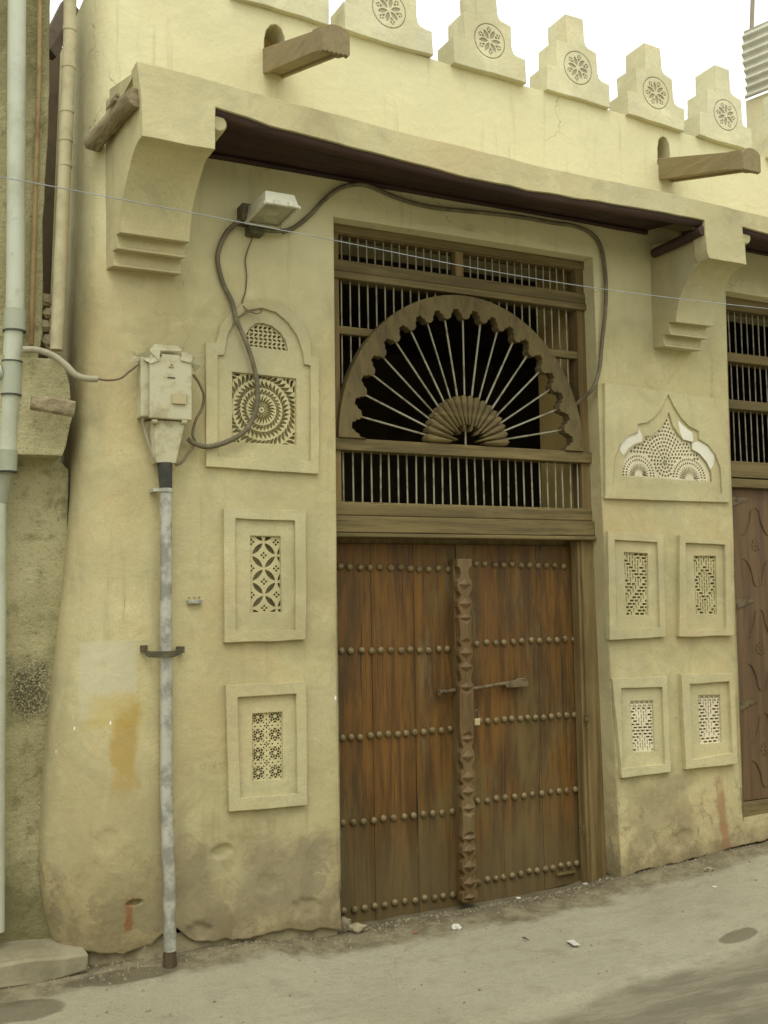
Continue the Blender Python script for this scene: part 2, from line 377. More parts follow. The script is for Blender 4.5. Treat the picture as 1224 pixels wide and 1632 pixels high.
def street():
    n = NT('street_surface')
    o = n.xyz()
    big = n.noise(1.1, 5, 0.6); mid = n.noise(5, 6, 0.65); f = n.noise(60, 5, 0.7)
    c = n.mix(n.ramp(big, 0.35, 0.65), (0.328, 0.302, 0.206), (0.378, 0.350, 0.246))
    c = n.mix(n.ramp(mid, 0.50, 0.72, 0, 0.5), c, (0.22, 0.19, 0.125))
    c = n.mix(n.ramp(f, 0.56, 0.76, 0, 0.55), c, (0.16, 0.135, 0.085))
    g1 = n.noise(24, 6, 0.75)
    c = n.mix(n.ramp(g1, 0.42, 0.64, 0.0, 0.34), c, n.mix(n.ramp(n.noise(150, 3, 0.7), 0.4, 0.6), (0.19, 0.165, 0.105), (0.40, 0.37, 0.27)))
    tr_ = n.noise(3.2, 6, 0.7, vec=n.scale(n.pos, (0.22, 2.2, 1)))
    c = n.mix(n.ramp(tr_, 0.52, 0.70, 0, 0.30), c, (0.22, 0.198, 0.13))
    wob = n.vadd(n.pos, n.scale(n.noise(3.0, 4, 0.6, col=True), (0.4, 0.4, 0.4)))
    ck = n.math('MULTIPLY', n.ramp(n.voro(0.9, vec=wob, feature='DISTANCE_TO_EDGE'), 0.002, 0.006, 1, 0), n.ramp(n.noise(1.1, 3), 0.50, 0.56))
    c = n.mix(n.math('MULTIPLY', ck, 0.22), c, (0.14, 0.12, 0.075))
    sg = n.voro(70); c = n.mix(n.math('MULTIPLY', n.ramp(sg, 0.16, 0.26, 1, 0), n.ramp(n.noise(9, 4), 0.48, 0.6, 0, 0.7)), c, (0.17, 0.145, 0.09))
    # silt lying along the foot of the wall
    e = n.math('ADD', o[1], n.math('MULTIPLY', n.math('SUBTRACT', n.noise(3.0, 5, 0.65), 0.5), 0.38))
    silt = n.ramp(e, -0.29, -0.16)
    sc = n.mix(n.ramp(n.noise(9, 6, 0.7), 0.36, 0.64), (0.115, 0.093, 0.05), (0.25, 0.213, 0.128))
    c = n.mix(n.math('MULTIPLY', silt, 0.88), c, sc)
    foot = n.ramp(n.math('ADD', o[1], n.math('MULTIPLY', n.math('SUBTRACT', n.noise(8, 5, 0.7), 0.5), 0.22)), -0.10, 0.0)
    c = n.mix(n.math('MULTIPLY', foot, 0.6), c, (0.10, 0.08, 0.042))
    # worn asphalt of the carriageway
    e2 = n.math('ADD', n.math('ADD', o[1], n.math('MULTIPLY', o[0], -0.10)), n.math('MULTIPLY', n.math('SUBTRACT', n.noise(2.3, 6, 0.7, vec=n.scale(n.pos, (0.6, 1.3, 1))), 0.5), 0.55))
    road = n.math('MULTIPLY', n.ramp(e2, -1.40, -1.24, 1, 0), n.ramp(e2, -2.7, -2.4))   # a worn strip; unseen ground beyond it kept pale to bounce light up
    rc = n.mix(n.ramp(n.noise(3.5, 6, 0.7, vec=n.scale(n.pos, (0.35, 1.6, 1))), 0.42, 0.62), (0.155, 0.136, 0.088), (0.25, 0.224, 0.152))
    c = n.mix(n.math('MULTIPLY', road, 0.9), c, rc)
    # damp spots
    def spot(cx, cy, rx, ry):
        dx = n.math('DIVIDE', n.math('SUBTRACT', o[0], cx), rx)
        dy = n.math('DIVIDE', n.math('SUBTRACT', o[1], cy), ry)
        d = n.math('ADD', n.math('ADD', n.math('MULTIPLY', dx, dx), n.math('MULTIPLY', dy, dy)), n.math('MULTIPLY', n.math('SUBTRACT', n.noise(7, 4), 0.5), 1.2))
        return n.ramp(d, 0.75, 1.05, 1, 0)
    wet = n.math('MAXIMUM', spot(-1.62, -0.33, 0.26, 0.10), n.math('MAXIMUM', spot(1.62, -1.02, 0.11, 0.06), spot(-1.12, -0.17, 0.28, 0.07)))
    c = n.mix(n.math('MULTIPLY', wet, 0.62), c, (0.085, 0.07, 0.038))
    peb = n.math('MULTIPLY', n.ramp(n.voro(22), 0.06, 0.10, 1, 0), n.ramp(n.noise(4, 3), 0.56, 0.63))
    c = n.mix(n.math('MULTIPLY', peb, 0.45), c, (0.14, 0.115, 0.075))
    n.col(c)
    n.set(Roughness=n.ramp(wet, 0, 1, 0.93, 0.55))
    n.bump(n.math('ADD', n.noise(80, 5, 0.75), n.math('MULTIPLY', n.noise(16, 6, 0.7), 1.5)), 0.8, 0.012)
    return n.m
M['street'] = street()

# ------------------------------------------------------------------ object helpers
WL = {}
def own(o, parent):
    if parent is not None:
        o.parent = parent
        o.matrix_parent_inverse = Matrix.Translation(-WL.get(parent.name, Vector((0, 0, 0))))
def thing(name, loc, label, cat, group=None):
    o = bpy.data.objects.new(name, None)
    COL.objects.link(o)
    o.empty_display_size = 0.1
    o.location = loc
    WL[o.name] = Vector(loc)
    o['label'] = label; o['category'] = cat
    if group: o['group'] = group
    return o
def tag(o, label, cat, group=None):
    o['label'] = label; o['category'] = cat
    if group: o['group'] = group
    return o
def add(name, me, parent=None, loc=None, rot=None):
    o = bpy.data.objects.new(name, me)
    COL.objects.link(o)
    if loc is not None:
        o.location = loc
        WL[o.name] = Vector(loc)
    if rot is not None: o.rotation_euler = rot
    own(o, parent)
    return o

class MB:
    def __init__(s): s.v = []; s.f = []
    def poly(s, vs, fs):
        b = len(s.v)
        s.v += [tuple(q) for q in vs]
        s.f += [tuple(b + i for i in q) for q in fs]
    def hexa(s, a, b):
        """two quads a (front) and b (back) in the same order"""
        s.poly(list(a) + list(b), [(0, 1, 2, 3), (7, 6, 5, 4), (0, 4, 5, 1), (1, 5, 6, 2), (2, 6, 7, 3), (3, 7, 4, 0)])
    def box(s, x0, x1, y0, y1, z0, z1):
        s.hexa([(x0, y0, z0), (x1, y0, z0), (x1, y0, z1), (x0, y0, z1)], [(x0, y1, z0), (x1, y1, z0), (x1, y1, z1), (x0, y1, z1)])
    def bar(s, p, q, w, d, up=Vector((0, 1, 0))):
        """square rod from p to q, w wide, d deep along up"""
        p = Vector(p); q = Vector(q)
        t = (q - p).normalized()
        n = t.cross(up).normalized() * w / 2
        u = up.normalized() * d / 2
        s.hexa([p - n - u, q - n - u, q + n - u, p + n - u], [p - n + u, q - n + u, q + n + u, p + n + u])
    def prism(s, poly, y0, y1, holes=(), inner=None):
        """flat plate of outline poly (x, z) with holes, between y0 (front) and y1"""
        loops = [list(poly)] + [list(h) for h in holes]
        allp = []; edges = []
        for L in loops:
            b = len(allp)
            allp += [Vector(q) for q in L]
            edges += [(b + i, b + (i + 1) % len(L)) for i in range(len(L))]
        if inner: allp += [Vector(q) for q in inner]
        vo, eo, fo, _, _, _ = delaunay_2d_cdt(allp, edges, [], 0, 1e-5)
        keep = []
        for f in fo:
            cx = sum(vo[i][0] for i in f) / len(f); cz = sum(vo[i][1] for i in f) / len(f)
            ins = False
            for L in loops:
                for i in range(len(L)):
                    a = L[i]; b = L[(i + 1) % len(L)]
                    if (a[1] > cz) != (b[1] > cz) and cx < (b[0] - a[0]) * (cz - a[1]) / (b[1] - a[1]) + a[0]: ins = not ins
            if ins: keep.append(tuple(f))
        used = sorted({i for f in keep for i in f})
        mp = {i: k for k, i in enumerate(used)}
        n = len(used)
        F = [tuple(mp[i] for i in f) for f in keep]
        cnt = {}
        for f in F:
            for i in range(len(f)):
                e = (f[i], f[(i + 1) % len(f)])
                cnt[e] = 1
        vs_ = [(vo[i][0], y0, vo[i][1]) for i in used] + [(vo[i][0], y1, vo[i][1]) for i in used]
        fs = list(F) + [tuple(i + n for i in reversed(f)) for f in F]
        for (a, b) in cnt:
            if (b, a) not in cnt: fs.append((b, a, a + n, b + n))
        s.poly(vs_, fs)
        return n
    def tube(s, path, r, n=8, cap=True):
        path = [Vector(p) for p in path]
        rings = []
        up = None
        for i, p in enumerate(path):
            t = (path[min(i + 1, len(path) - 1)] - path[max(i - 1, 0)])
            t = t.normalized() if t.length > 1e-9 else Vector((0, 0, 1))
            if up is None:
                up = t.orthogonal().normalized()
            else:
                up = (up - t * up.dot(t)).normalized()
            sd_ = t.cross(up)
            rr = r[i] if isinstance(r, (list, tuple)) else r
            rings.append([p + (up * cos(2 * pi * k / n) + sd_ * sin(2 * pi * k / n)) * rr for k in range(n)])
        vs_ = [q for R in rings for q in R]
        fs = []
        for i in range(len(path) - 1):
            for k in range(n):
                fs.append((i * n + k, i * n + (k + 1) % n, (i + 1) * n + (k + 1) % n, (i + 1) * n + k))
        if cap:
            fs.append(tuple(reversed(range(n))))
            fs.append(tuple((len(path) - 1) * n + k for k in range(n)))
        s.poly(vs_, fs)
    def mesh(s, name, mat, smooth=None):
        me = bpy.data.meshes.new(name)
        me.from_pydata(s.v, [], s.f)
        bm = bmesh.new(); bm.from_mesh(me)
        bmesh.ops.recalc_face_normals(bm, faces=bm.faces)
        bm.to_mesh(me); bm.free()
        me.materials.append(mat)
        if smooth is not None:
            me.polygons.foreach_set('use_smooth', [True] * len(me.polygons))
            me.set_sharp_from_angle(angle=radians(smooth))
        return me
    def build(s, name, mat, parent=None, bevel=0.0, smooth=None, seg=2):
        o = add(name, s.mesh(name, mat, smooth), parent)
        if bevel: bev(o, bevel, seg)
        return o
def bev(o, wd, seg=2):
    b = o.modifiers.new('bevel', 'BEVEL')
    b.width = wd; b.segments = seg; b.limit_method = 'ANGLE'; b.angle_limit = radians(35)
    b.harden_normals = False

def spline(P, k=8):
    P = [Vector(p) for p in P]
    out = []
    for i in range(len(P) - 1):
        p0 = P[max(i - 1, 0)]; p1 = P[i]; p2 = P[i + 1]; p3 = P[min(i + 2, len(P) - 1)]
        for j in range(k):
            t = j / k
            out.append(0.5 * ((2 * p1) + (p2 - p0) * t + (2 * p0 - 5 * p1 + 4 * p2 - p3) * t * t + (3 * p1 - p0 - 3 * p2 + p3) * t ** 3))
    out.append(P[-1])
    return out
def rough_poly(poly, step, amp, seed=0.0):
    """subdivide an outline and make it slightly hand-made"""
    out = []
    for i in range(len(poly)):
        a = Vector(poly[i]); b = Vector(poly[(i + 1) % len(poly)])
        n = max(1, int((b - a).length / step))
        for k in range(n):
            p = a.lerp(b, k / n)
            out.append((p.x + amp * nz(p.x * 7, p.y * 7, seed), p.y + amp * nz(p.x * 7, p.y * 7, seed + 9)))
    return out

# ================================================================== ground
GX = [(-30, 0.0), (-1.2, 0.0), (-0.887, 0.0), (-0.6, 0.0), (0.0, -0.012), (1.5, 0.0), (1.75, 0.045), (2.7, 0.112), (3.5, 0.17), (6, 0.34), (30, 0.6)]
def gh(x, y):
    k = 1.0 - 0.35 * sstep(-0.3, -2.5, y)
    h = interp(x, GX) * k
    h += 0.016 * sstep(-0.20, -0.02, y) * (1 - sstep(0.06, 0.14, y)) * (1 + nz(x * 4, y * 4, 3.3))
    h += 0.040 * sstep(-0.62, -0.10, y) * (1 - sstep(-0.55, -0.15, x))
    h += 0.008 * nz(x * 2.2, y * 2.2, 1.1) + 0.004 * nz(x * 11, y * 11, 5.1)
    h -= 0.02 * sstep(-1.2, -1.35, y - 0.1 * x)
    if y > 0.02 and 0 < x < 1.7: h -= 0.012
    return h
xs = [-30, -15, -8, -5, -3.5, -2.7] + [-2.2 + 0.03 * i for i in range(184)] + [3.5, 4.2, 5.5, 8, 15, 30]
ys = [-30, -15, -8, -5, -3.5, -2.6] + [-2.1 + 0.03 * i for i in range(82)] + [0.6, 1.2, 3, 6, 15, 30]
mb = MB()
mb.v = [(x, y, gh(x, y)) for y in ys for x in xs]
nx_ = len(xs)
mb.f = [(j * nx_ + i, j * nx_ + i + 1, (j + 1) * nx_ + i + 1, (j + 1) * nx_ + i) for j in range(len(ys) - 1) for i in range(nx_ - 1)]
o = mb.build('street', M['street'], smooth=60)
o['kind'] = 'structure'
o['label'] = 'pale dusty street with silt along the wall and darker asphalt'

# unseen pale wall added behind the viewer to shape and bounce the light
mb = MB(); mb.box(-16, 20, -10.3, -10.0, -0.2, 4.2)
o = mb.build('bounce_wall', M['bounce'])
o['kind'] = 'structure'
o['label'] = 'unseen pale wall added behind the viewer to bounce light onto the house'

# ================================================================== the house
house = thing('house', (0.8, 0, 0), 'old cream plastered house front with stepped parapet, long canopy and studded double door', 'house')

# ---- openings and lattice holes (x, z) on the wall face
DOOR = [(0.004, 3.661), (-0.004, 2.0), (-0.016, -0.3), (1.727, -0.3), (1.698, 2.13), (1.691, 3.665)]
BAY = [(2.741, 3.585), (2.712, 2.0), (2.682, 0.262), (4.25, 0.32), (4.25, 3.57)]
def q4(lst, Y): return pts(lst, Y)
PANELS = [   # outer, inner recess, lattice, kind
    dict(o=[(357, 811), (488, 813), (488, 1020), (358, 1024)], i=[(375, 826), (471, 830), (471, 1004), (376, 1006)], l=[(398, 854), (446, 855), (448, 976), (399, 977)], k='circles', mat='screen'),
    dict(o=[(359, 1092), (488, 1087), (490, 1283), (365, 1294)], i=[(378, 1111), (472, 1106), (474, 1265), (383, 1272)], l=[(401, 1137), (449, 1134), (450, 1241), (402, 1245)], k='flowers', mat='screen'),
    dict(o=[(969, 847), (1057, 852), (1062, 1015), (972, 1020)], i=[(980, 860), (1048, 864), (1052, 1000), (983, 1002)], l=[(993, 880), (1031, 882), (1032, 981), (997, 981)], k='zigzag', mat='screen'),
    dict(o=[(1083, 853), (1163, 865), (1169, 1013), (1082, 1015)], i=[(1092, 865), (1155, 868), (1157, 1002), (1096, 1004)], l=[(1104, 886), (1139, 886), (1141, 979), (1108, 979)], k='diamond', mat='screen'),
    dict(o=[(976, 1082), (1064, 1078), (1069, 1231), (992, 1240)], i=[(990, 1097), (1056, 1095), (1060, 1218), (993, 1225)], l=[(1003, 1117), (1039, 1116), (1042, 1197), (1008, 1198)], k='hourglass', mat='pale'),
    dict(o=[(1085, 1075), (1169, 1073), (1175, 1217), (1093, 1226)], i=[(1099, 1090), (1162, 1086), (1167, 1200), (1104, 1211)], l=[(1111, 1108), (1146, 1107), (1148, 1183), (1114, 1186)], k='hourglass2', mat='pale'),
]
def grow(poly, d):
    cx = sum(p[0] for p in poly) / len(poly); cz = sum(p[1] for p in poly) / len(poly)
    out = []
    for x, z in poly:
        r = hypot(x - cx, z - cz)
        k = (r + d) / r
        out.append((cx + (x - cx) * k, cz + (z - cz) * k))
    return out
SQ = pts([(369, 593), (471, 604), (471, 710), (369, 705)], 0)
DEE = pts([(390, 548), (391, 534), (397, 523), (407, 516), (418, 515.5), (432, 520), (446, 531), (454, 543), (458, 560), (425, 556), (398, 552)], 0)
Z5 = lambda l, Y=0: pts([(970 + a / 6.8, 620 + b / 6.8) for a, b in l], Y)
OG_IN = [(135, 940), (138, 830), (160, 740), (220, 650), (290, 605), (362, 582), (375, 515), (450, 512), (540, 440), (600, 350), (640, 250), (680, 390), (740, 490), (800, 555), (892, 580), (892, 662), (980, 705), (1060, 800), (1098, 900), (1105, 1008), (800, 990), (450, 962)]
OG_OUT = [(46, 1085), (52, 850), (72, 730), (120, 610), (205, 510), (320, 468), (320, 380), (420, 362), (500, 305), (570, 215), (648, 55), (705, 175), (790, 315), (880, 408), (978, 455), (982, 545), (1080, 605), (1160, 710), (1212, 850), (1232, 1130)]
OGI = Z5(OG_IN)
NICHES = [pts([(421, 105), (421, 62), (424, 48), (431, 40), (440, 39), (448, 46), (453, 60), (455, 100), (455, 118)], 0),
          pts([(1048, 262), (1048, 235), (1050, 222), (1056, 217), (1062, 220), (1066, 230), (1068, 260), (1068, 275)], 0)]

CHIPS = [(-1.05, 0.315, 0.035, 0.016, 0.022), (-0.62, 0.475, 0.055, 0.035, 0.012), (-0.40, 0.30, 0.06, 0.05, 0.006), (-1.16, 0.60, 0.05, 0.06, 0.005), (2.3, 0.55, 0.07, 0.06, 0.006), (-0.20, 0.16, 0.09, 0.05, 0.012), (-0.75, 0.13, 0.07, 0.05, 0.012), (2.2, 0.22, 0.10, 0.06, 0.010)]
LEFT = -1.02      # where the rounded left corner starts
RAD = 0.20
def xcorner(z):  return interp(z, [(0, -1.315), (0.5, -1.330), (1.0, -1.338), (1.5, -1.325), (2.2, -1.290), (3.3, -1.238), (4.8, -1.215)])
def flare(z):
    return 0.100 * (1 - sstep(0.2, 2.1, z)) - 0.060 * (1 - sstep(0.0, 0.50, z))
def wall_map(s_, z):
    """unrolled wall length s -> (x, y); the left end turns a soft corner and runs back"""
    xc = xcorner(z)
    x0 = xc + RAD
    if s_ >= x0:
        x, y, nx, ny = s_, 0.0, 0.0, -1.0
    else:
        d = x0 - s_
        arc = RAD * pi / 2
        if d < arc:
            a = d / RAD
            x = x0 - RAD * sin(a); y = RAD - RAD * cos(a); nx, ny = -sin(a), -cos(a)
        else:
            x = xc; y = RAD + (d - arc); nx, ny = -1.0, 0.0
    fl = flare(z) * sstep(-0.55, -1.2, s_)
    if s_ > -1.0:
        fl += 0.03 * (1 - sstep(0, 0.5, z))
    bumpy = 0.010 * nz(s_ * 1.4, z * 1.4, 2.0) + 0.005 * nz(s_ * 4.5, z * 4.5, 7.0) + 0.002 * nz(s_ * 16, z * 16, 4.0)
    for (hx, hz, rx, rz, dp) in CHIPS:
        q = ((s_ - hx) / rx) ** 2 + ((z - hz) / rz) ** 2 + 0.5 * nz(s_ * 40, z * 40, 1)
        if q < 1.4: bumpy -= dp * (1 - sstep(0.35, 1.1, q))
    d = fl + bumpy
    return x + nx * d, y + ny * d
ZB = sorted([(q.x, q.z) for q in (at(*p) for p in ((150, 1526, -0.10), (180, 1531, -0.10), (210, 1525, -0.10), (240, 1512, -0.09), (262, 1492, -0.08), (280, 1481, -0.07), (298, 1496, -0.06), (312, 1506, -0.06), (335, 1504, -0.05), (363, 1501, -0.05), (400, 1497, -0.04), (430, 1492, -0.04), (438, 1486, -0.03), (465, 1483, -0.03), (490, 1486, -0.03), (515, 1481, -0.03), (541, 1484, -0.03)))])
ZB = [(-2.4, 0.12), (-1.45, 0.11), (-1.32, 0.085)] + ZB + [(1.63, 0.030), (1.78, 0.052), (1.86, 0.075), (2.2, 0.09), (2.7, 0.128), (4, 0.21), (6, 0.34)]
def zb(s_):
    return interp(s_, ZB) + 0.006 + 0.010 * nz(s_ * 13, 2.7, 0.3) + 0.007 * nz(s_ * 31, 3.7, 0.3)
def ztop(x): return interp(x, [(-2.4, 4.80), (-0.55, 4.715), (0.6, 4.655), (1.5, 4.62), (2.4, 4.57), (6, 4.4)])
outer = []
step = 0.03
s_ = -2.2
while s_ < -0.02: outer.append((s_, zb(s_))); s_ += step
outer += [(-0.016, zb(-0.02)), (-0.004, 2.0), (0.004, 3.661), (1.691, 3.665), (1.698, 2.13), (1.724, zb(1.72))]
s_ = 1.75
while s_ < 6: outer.append((s_, zb(s_))); s_ += step
outer.append((6, 0.3))
s_ = 6.0
while s_ > -2.2: outer.append((s_, ztop(s_))); s_ -= 0.12
outer.append((-2.2, ztop(-2.2)))
holes = [BAY, grow(SQ, 0.004), DEE, OGI] + [grow(q4(p['l'], 0), 0.004) for p in PANELS] + NICHES
# keep grid points well away from the edges so that triangles stay even
grid = []
for (hx, hz, rx, rz, dp) in CHIPS:
    for i in range(-6, 7):
        for j in range(-6, 7):
            grid.append((hx + i * rx * 0.23 + 0.002 * nz(i, j), hz + j * rz * 0.23 + 0.002 * nz(j, i)))
x = -2.17
while x < 5.9:
    z = 0.1
    while z < 4.75:
        grid.append((x + 0.006 * nz(x * 30, z * 30), z + 0.006 * nz(z * 30, x * 30))); z += 0.05
    x += 0.05
mb = MB()
n = mb.prism(outer, 0.0, 1.0, holes, grid)
inb = []
for i, v in enumerate(mb.v):
    s_, y, z = v
    X, Y = wall_map(s_, z)
    if i < n:
        inb.append((X, Y, z))
    else:
        th = 0.55
        deep = 0.16 if z > 4.3 else 0.55
        if s_ < xcorner(z) + RAD: inb.append((X + 0.25, Y + 0.12, z))
        else: inb.append((s_, deep, z))
mb.v = inb
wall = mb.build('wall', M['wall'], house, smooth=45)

# dark hollow under the broken foot of the plaster
mb = MB()
row = []
for q in range(44):
    s_ = lerp(-2.0, -0.03, q / 43)
    xa_, ya_ = wall_map(s_, 0.06); xb_, yb_ = wall_map(s_ + 0.01, 0.06)
    nrm_ = Vector((-(yb_ - ya_), xb_ - xa_, 0)).normalized()
    p = Vector((xa_, ya_, 0)) + nrm_ * (0.022 + 0.006 * nz(s_ * 9, 2))
    row.append((p.x, p.y))
mb.v = [(a, b, -0.2) for a, b in row] + [(a, b, 0.14) for a, b in row]
mb.f = [(q, q + 1, q + 1 + 44, q + 44) for q in range(43)]
mb.box(1.745, 6, 0.03, 0.5, -0.2, 0.16)
mb.build('footing', M['stone'], house)

# ---- parapet merlons
MER = [(-0.565, -0.026), (0.065, 0.603), (0.736, 1.221), (1.368, 1.828), (1.967, 2.420), (2.545, 3.0), (3.15, 3.6), (3.75, 4.2)]
def medallion_mesh(R):
    hl = []
    for k in range(6):
        a = k * pi / 3 + pi / 2
        L = []
        for t in range(9):
            u = t / 8; L.append((0.13 + 0.60 * u, 0.125 * sin(pi * u) ** 0.8))
        for t in range(7, 0, -1):
            u = t / 8; L.append((0.13 + 0.60 * u, -0.125 * sin(pi * u) ** 0.8))
        hl.append([(R * (cos(a) * p - sin(a) * q), R * (sin(a) * p + cos(a) * q)) for p, q in L])
        b = a + pi / 6
        for tri in ([(0.40, 0), (0.58, 0.10), (0.60, 0.0), (0.58, -0.10)], [(0.66, 0.03), (0.80, 0.10), (0.62, 0.15)], [(0.66, -0.03), (0.62, -0.15), (0.80, -0.10)], [(0.84, 0.05), (0.84, -0.05), (0.72, 0.0)]):
            hl.append([(R * (cos(b) * p - sin(b) * q), R * (sin(b) * p + cos(b) * q)) for p, q in tri])
    circ = lambda r: [(r * cos(2 * pi * k / 40), r * sin(2 * pi * k / 40)) for k in range(40)]
    mb = MB()
    mb.prism(circ(R * 1.0), -0.0005, 0.006, hl)
    return mb
MEDS = medallion_mesh(0.098).mesh('medallion_disc', M['parapet'])
mg = MB()
mg.prism([(0.102 * cos(2 * pi * k / 40), 0.102 * sin(2 * pi * k / 40)) for k in range(40)], 0.0035, 0.012)
MEDG = mg.mesh('medallion_ground', M['petal'])
for k, (xa, xb) in enumerate(MER):
    za = ztop((xa + xb) / 2) - 0.005
    wd = xb - xa
    tilt = ztop(xb) - ztop(xa)
    fr = [(0.0, 0), (0.0, 0.150), (0.155, 0.150), (0.155, 0.318), (0.325, 0.318), (0.325, 0.495), (0.605, 0.495), (0.612, 0.372), (0.63, 0.345), (0.665, 0.332), (0.80, 0.318), (0.808, 0.195), (0.83, 0.160), (0.87, 0.148), (1.0, 0.140), (1.0, 0)]
    poly = []
    for a, b in fr:
        x = xa + wd * a + 0.005 * nz(a * 9, b * 9, k * 3.1); z = ztop(xa) + tilt * a + b * (1 + 0.03 * nz(k * 2.3, 0.5)) - 0.002
        poly.append((x, z))
    mb = MB()
    cxm_ = xa + wd * 0.5; czm_ = ztop(cxm_) + 0.185
    mb.prism(rough_poly(poly, 0.035, 0.008, k * 2.7), -0.036, 0.14, [[(cxm_ + 0.103 * cos(2 * pi * q / 44), czm_ + 0.103 * sin(2 * pi * q / 44)) for q in range(44)]])
    o = mb.build('merlon', M['parapet'], house, smooth=35)
    cx = xa + wd * 0.5; cz = ztop(cx) + 0.185
    md = add('medallion', MEDG, o, (cx, -0.036, cz), (0, k * 0.23, 0))
    # disc of petals in relief on the ring: same sub-part, one mesh of two materials
    bmj = bmesh.new()
    bmj.from_mesh(MEDG); nf = len(bmj.faces)
    bmj.from_mesh(MEDS)
    bmj.faces.ensure_lookup_table()
    for f in bmj.faces[nf:]: f.material_index = 1
    if k == 0:
        MEDC = bpy.data.meshes.new('medallion')
        bmj.to_mesh(MEDC); MEDC.materials.append(M['petal']); MEDC.materials.append(M['parapet'])
    bmj.free()
    md.data = MEDC

# ---- canopy: plaster fascia, plaster top, dark boards, brackets
YF = -0.50
top = [xz(u, v, YF) for u, v in ((218, 98), (300, 118), (430, 155), (540, 184), (650, 213), (760, 240), (860, 265), (950, 284), (1050, 304), (1120, 321), (1224, 346))]
ext = (4.9, top[-1][1] - 0.10)
top.append(ext)
bot1 = [xz(u, v, YF) for u, v in ((343, 170), (430, 199), (540, 228), (640, 255), (745, 281), (840, 302), (940, 318), (1050, 337), (1122, 351))]
bot2 = [xz(u, v, YF) for u, v in ((1183, 361), (1224, 372))] + [(3.95, top[-1][1] - 0.06), (4.9, top[-1][1] - 0.09)]
def fascia(poly, y0, y1, seed):
    L = rough_poly(poly, 0.05, 0.006, seed)
    mb = MB()
    mb.prism(L, y0, y1)
    return mb
x1a = bot1[-1][0]; x2a = bot2[0][0]
low = [(-1.130, 3.684), (-1.0, 3.682), (-0.802, 3.680), (-0.799, bot1[0][1])]
b2l = [(x1a + 0.012, 3.60), (x1a + 0.028, 3.568), (2.414, 3.566), (x2a - 0.002, bot2[0][1])]
face_poly = [(-1.135, 3.86)] + low + bot1 + b2l + bot2 + list(reversed(top))
mb = fascia(face_poly, YF, YF + 0.10, 3.0)
o = mb.build('canopy_fascia', M['trim'], house, smooth=40)
# plaster slab over the boards, falling slightly to the front
mb = MB()
prev = None
for (x, z) in top:
    zb_ = z + 0.02
    cur = [(x, YF + 0.09, z - 0.015), (x, 0.05, zb_ + 0.10), (x, 0.05, max(z - 0.03, 3.925)), (x, YF + 0.09, z - 0.035)]
    if prev: mb.poly(prev + cur, [(0, 1, 5, 4), (1, 2, 6, 5), (2, 3, 7, 6), (3, 0, 4, 7)])
    else: mb.poly(cur, [(3, 2, 1, 0)])
    prev = cur
mb.build('canopy_top', M['trim'], house)
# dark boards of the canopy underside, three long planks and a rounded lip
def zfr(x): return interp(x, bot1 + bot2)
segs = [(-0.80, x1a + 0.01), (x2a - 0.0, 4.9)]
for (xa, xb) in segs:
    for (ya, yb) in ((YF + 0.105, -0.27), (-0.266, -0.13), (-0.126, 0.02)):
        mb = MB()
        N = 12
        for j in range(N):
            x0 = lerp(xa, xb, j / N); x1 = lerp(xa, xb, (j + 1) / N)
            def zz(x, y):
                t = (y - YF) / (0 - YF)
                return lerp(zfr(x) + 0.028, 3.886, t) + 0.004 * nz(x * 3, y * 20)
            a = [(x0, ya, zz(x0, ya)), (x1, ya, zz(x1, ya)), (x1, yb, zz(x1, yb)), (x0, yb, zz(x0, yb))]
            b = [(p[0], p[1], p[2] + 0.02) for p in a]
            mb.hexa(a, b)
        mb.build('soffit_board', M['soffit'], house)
    mb = MB()
    P = []
    N = 40
    for j in range(N + 1):
        x = lerp(xa, xb, j / N)
        P.append((x, YF + 0.045, zfr(x) - 0.002 + 0.004 * nz(x * 6, 2.2)))
    mb.tube(P, 0.030, 10)
    mb.build('canopy_lip', M['soffit'], house, smooth=50)
    mb = MB()
    P = [(lerp(xa, xb, j / 20), 0.0, 3.874 + 0.004 * nz(j * 1.3, 4)) for j in range(21)]
    mb.tube(P, 0.016, 8)
    mb.build('wall_batten', M['soffit'], house, smooth=50)

# short white round timber end beside each bracket
for bx, bz in [(q.x, q.z) for q in (at(347, 199, YF + 0.05), at(1185, 380, YF + 0.05))]:
    mb = MB()
    mb.tube([(bx, YF + 0.03, bz), (bx, YF + 0.04, bz), (bx, YF + 0.20, bz)], [0.034, 0.040, 0.040], 16)
    mb.build('beam_end', M['trim'], house, smooth=50)

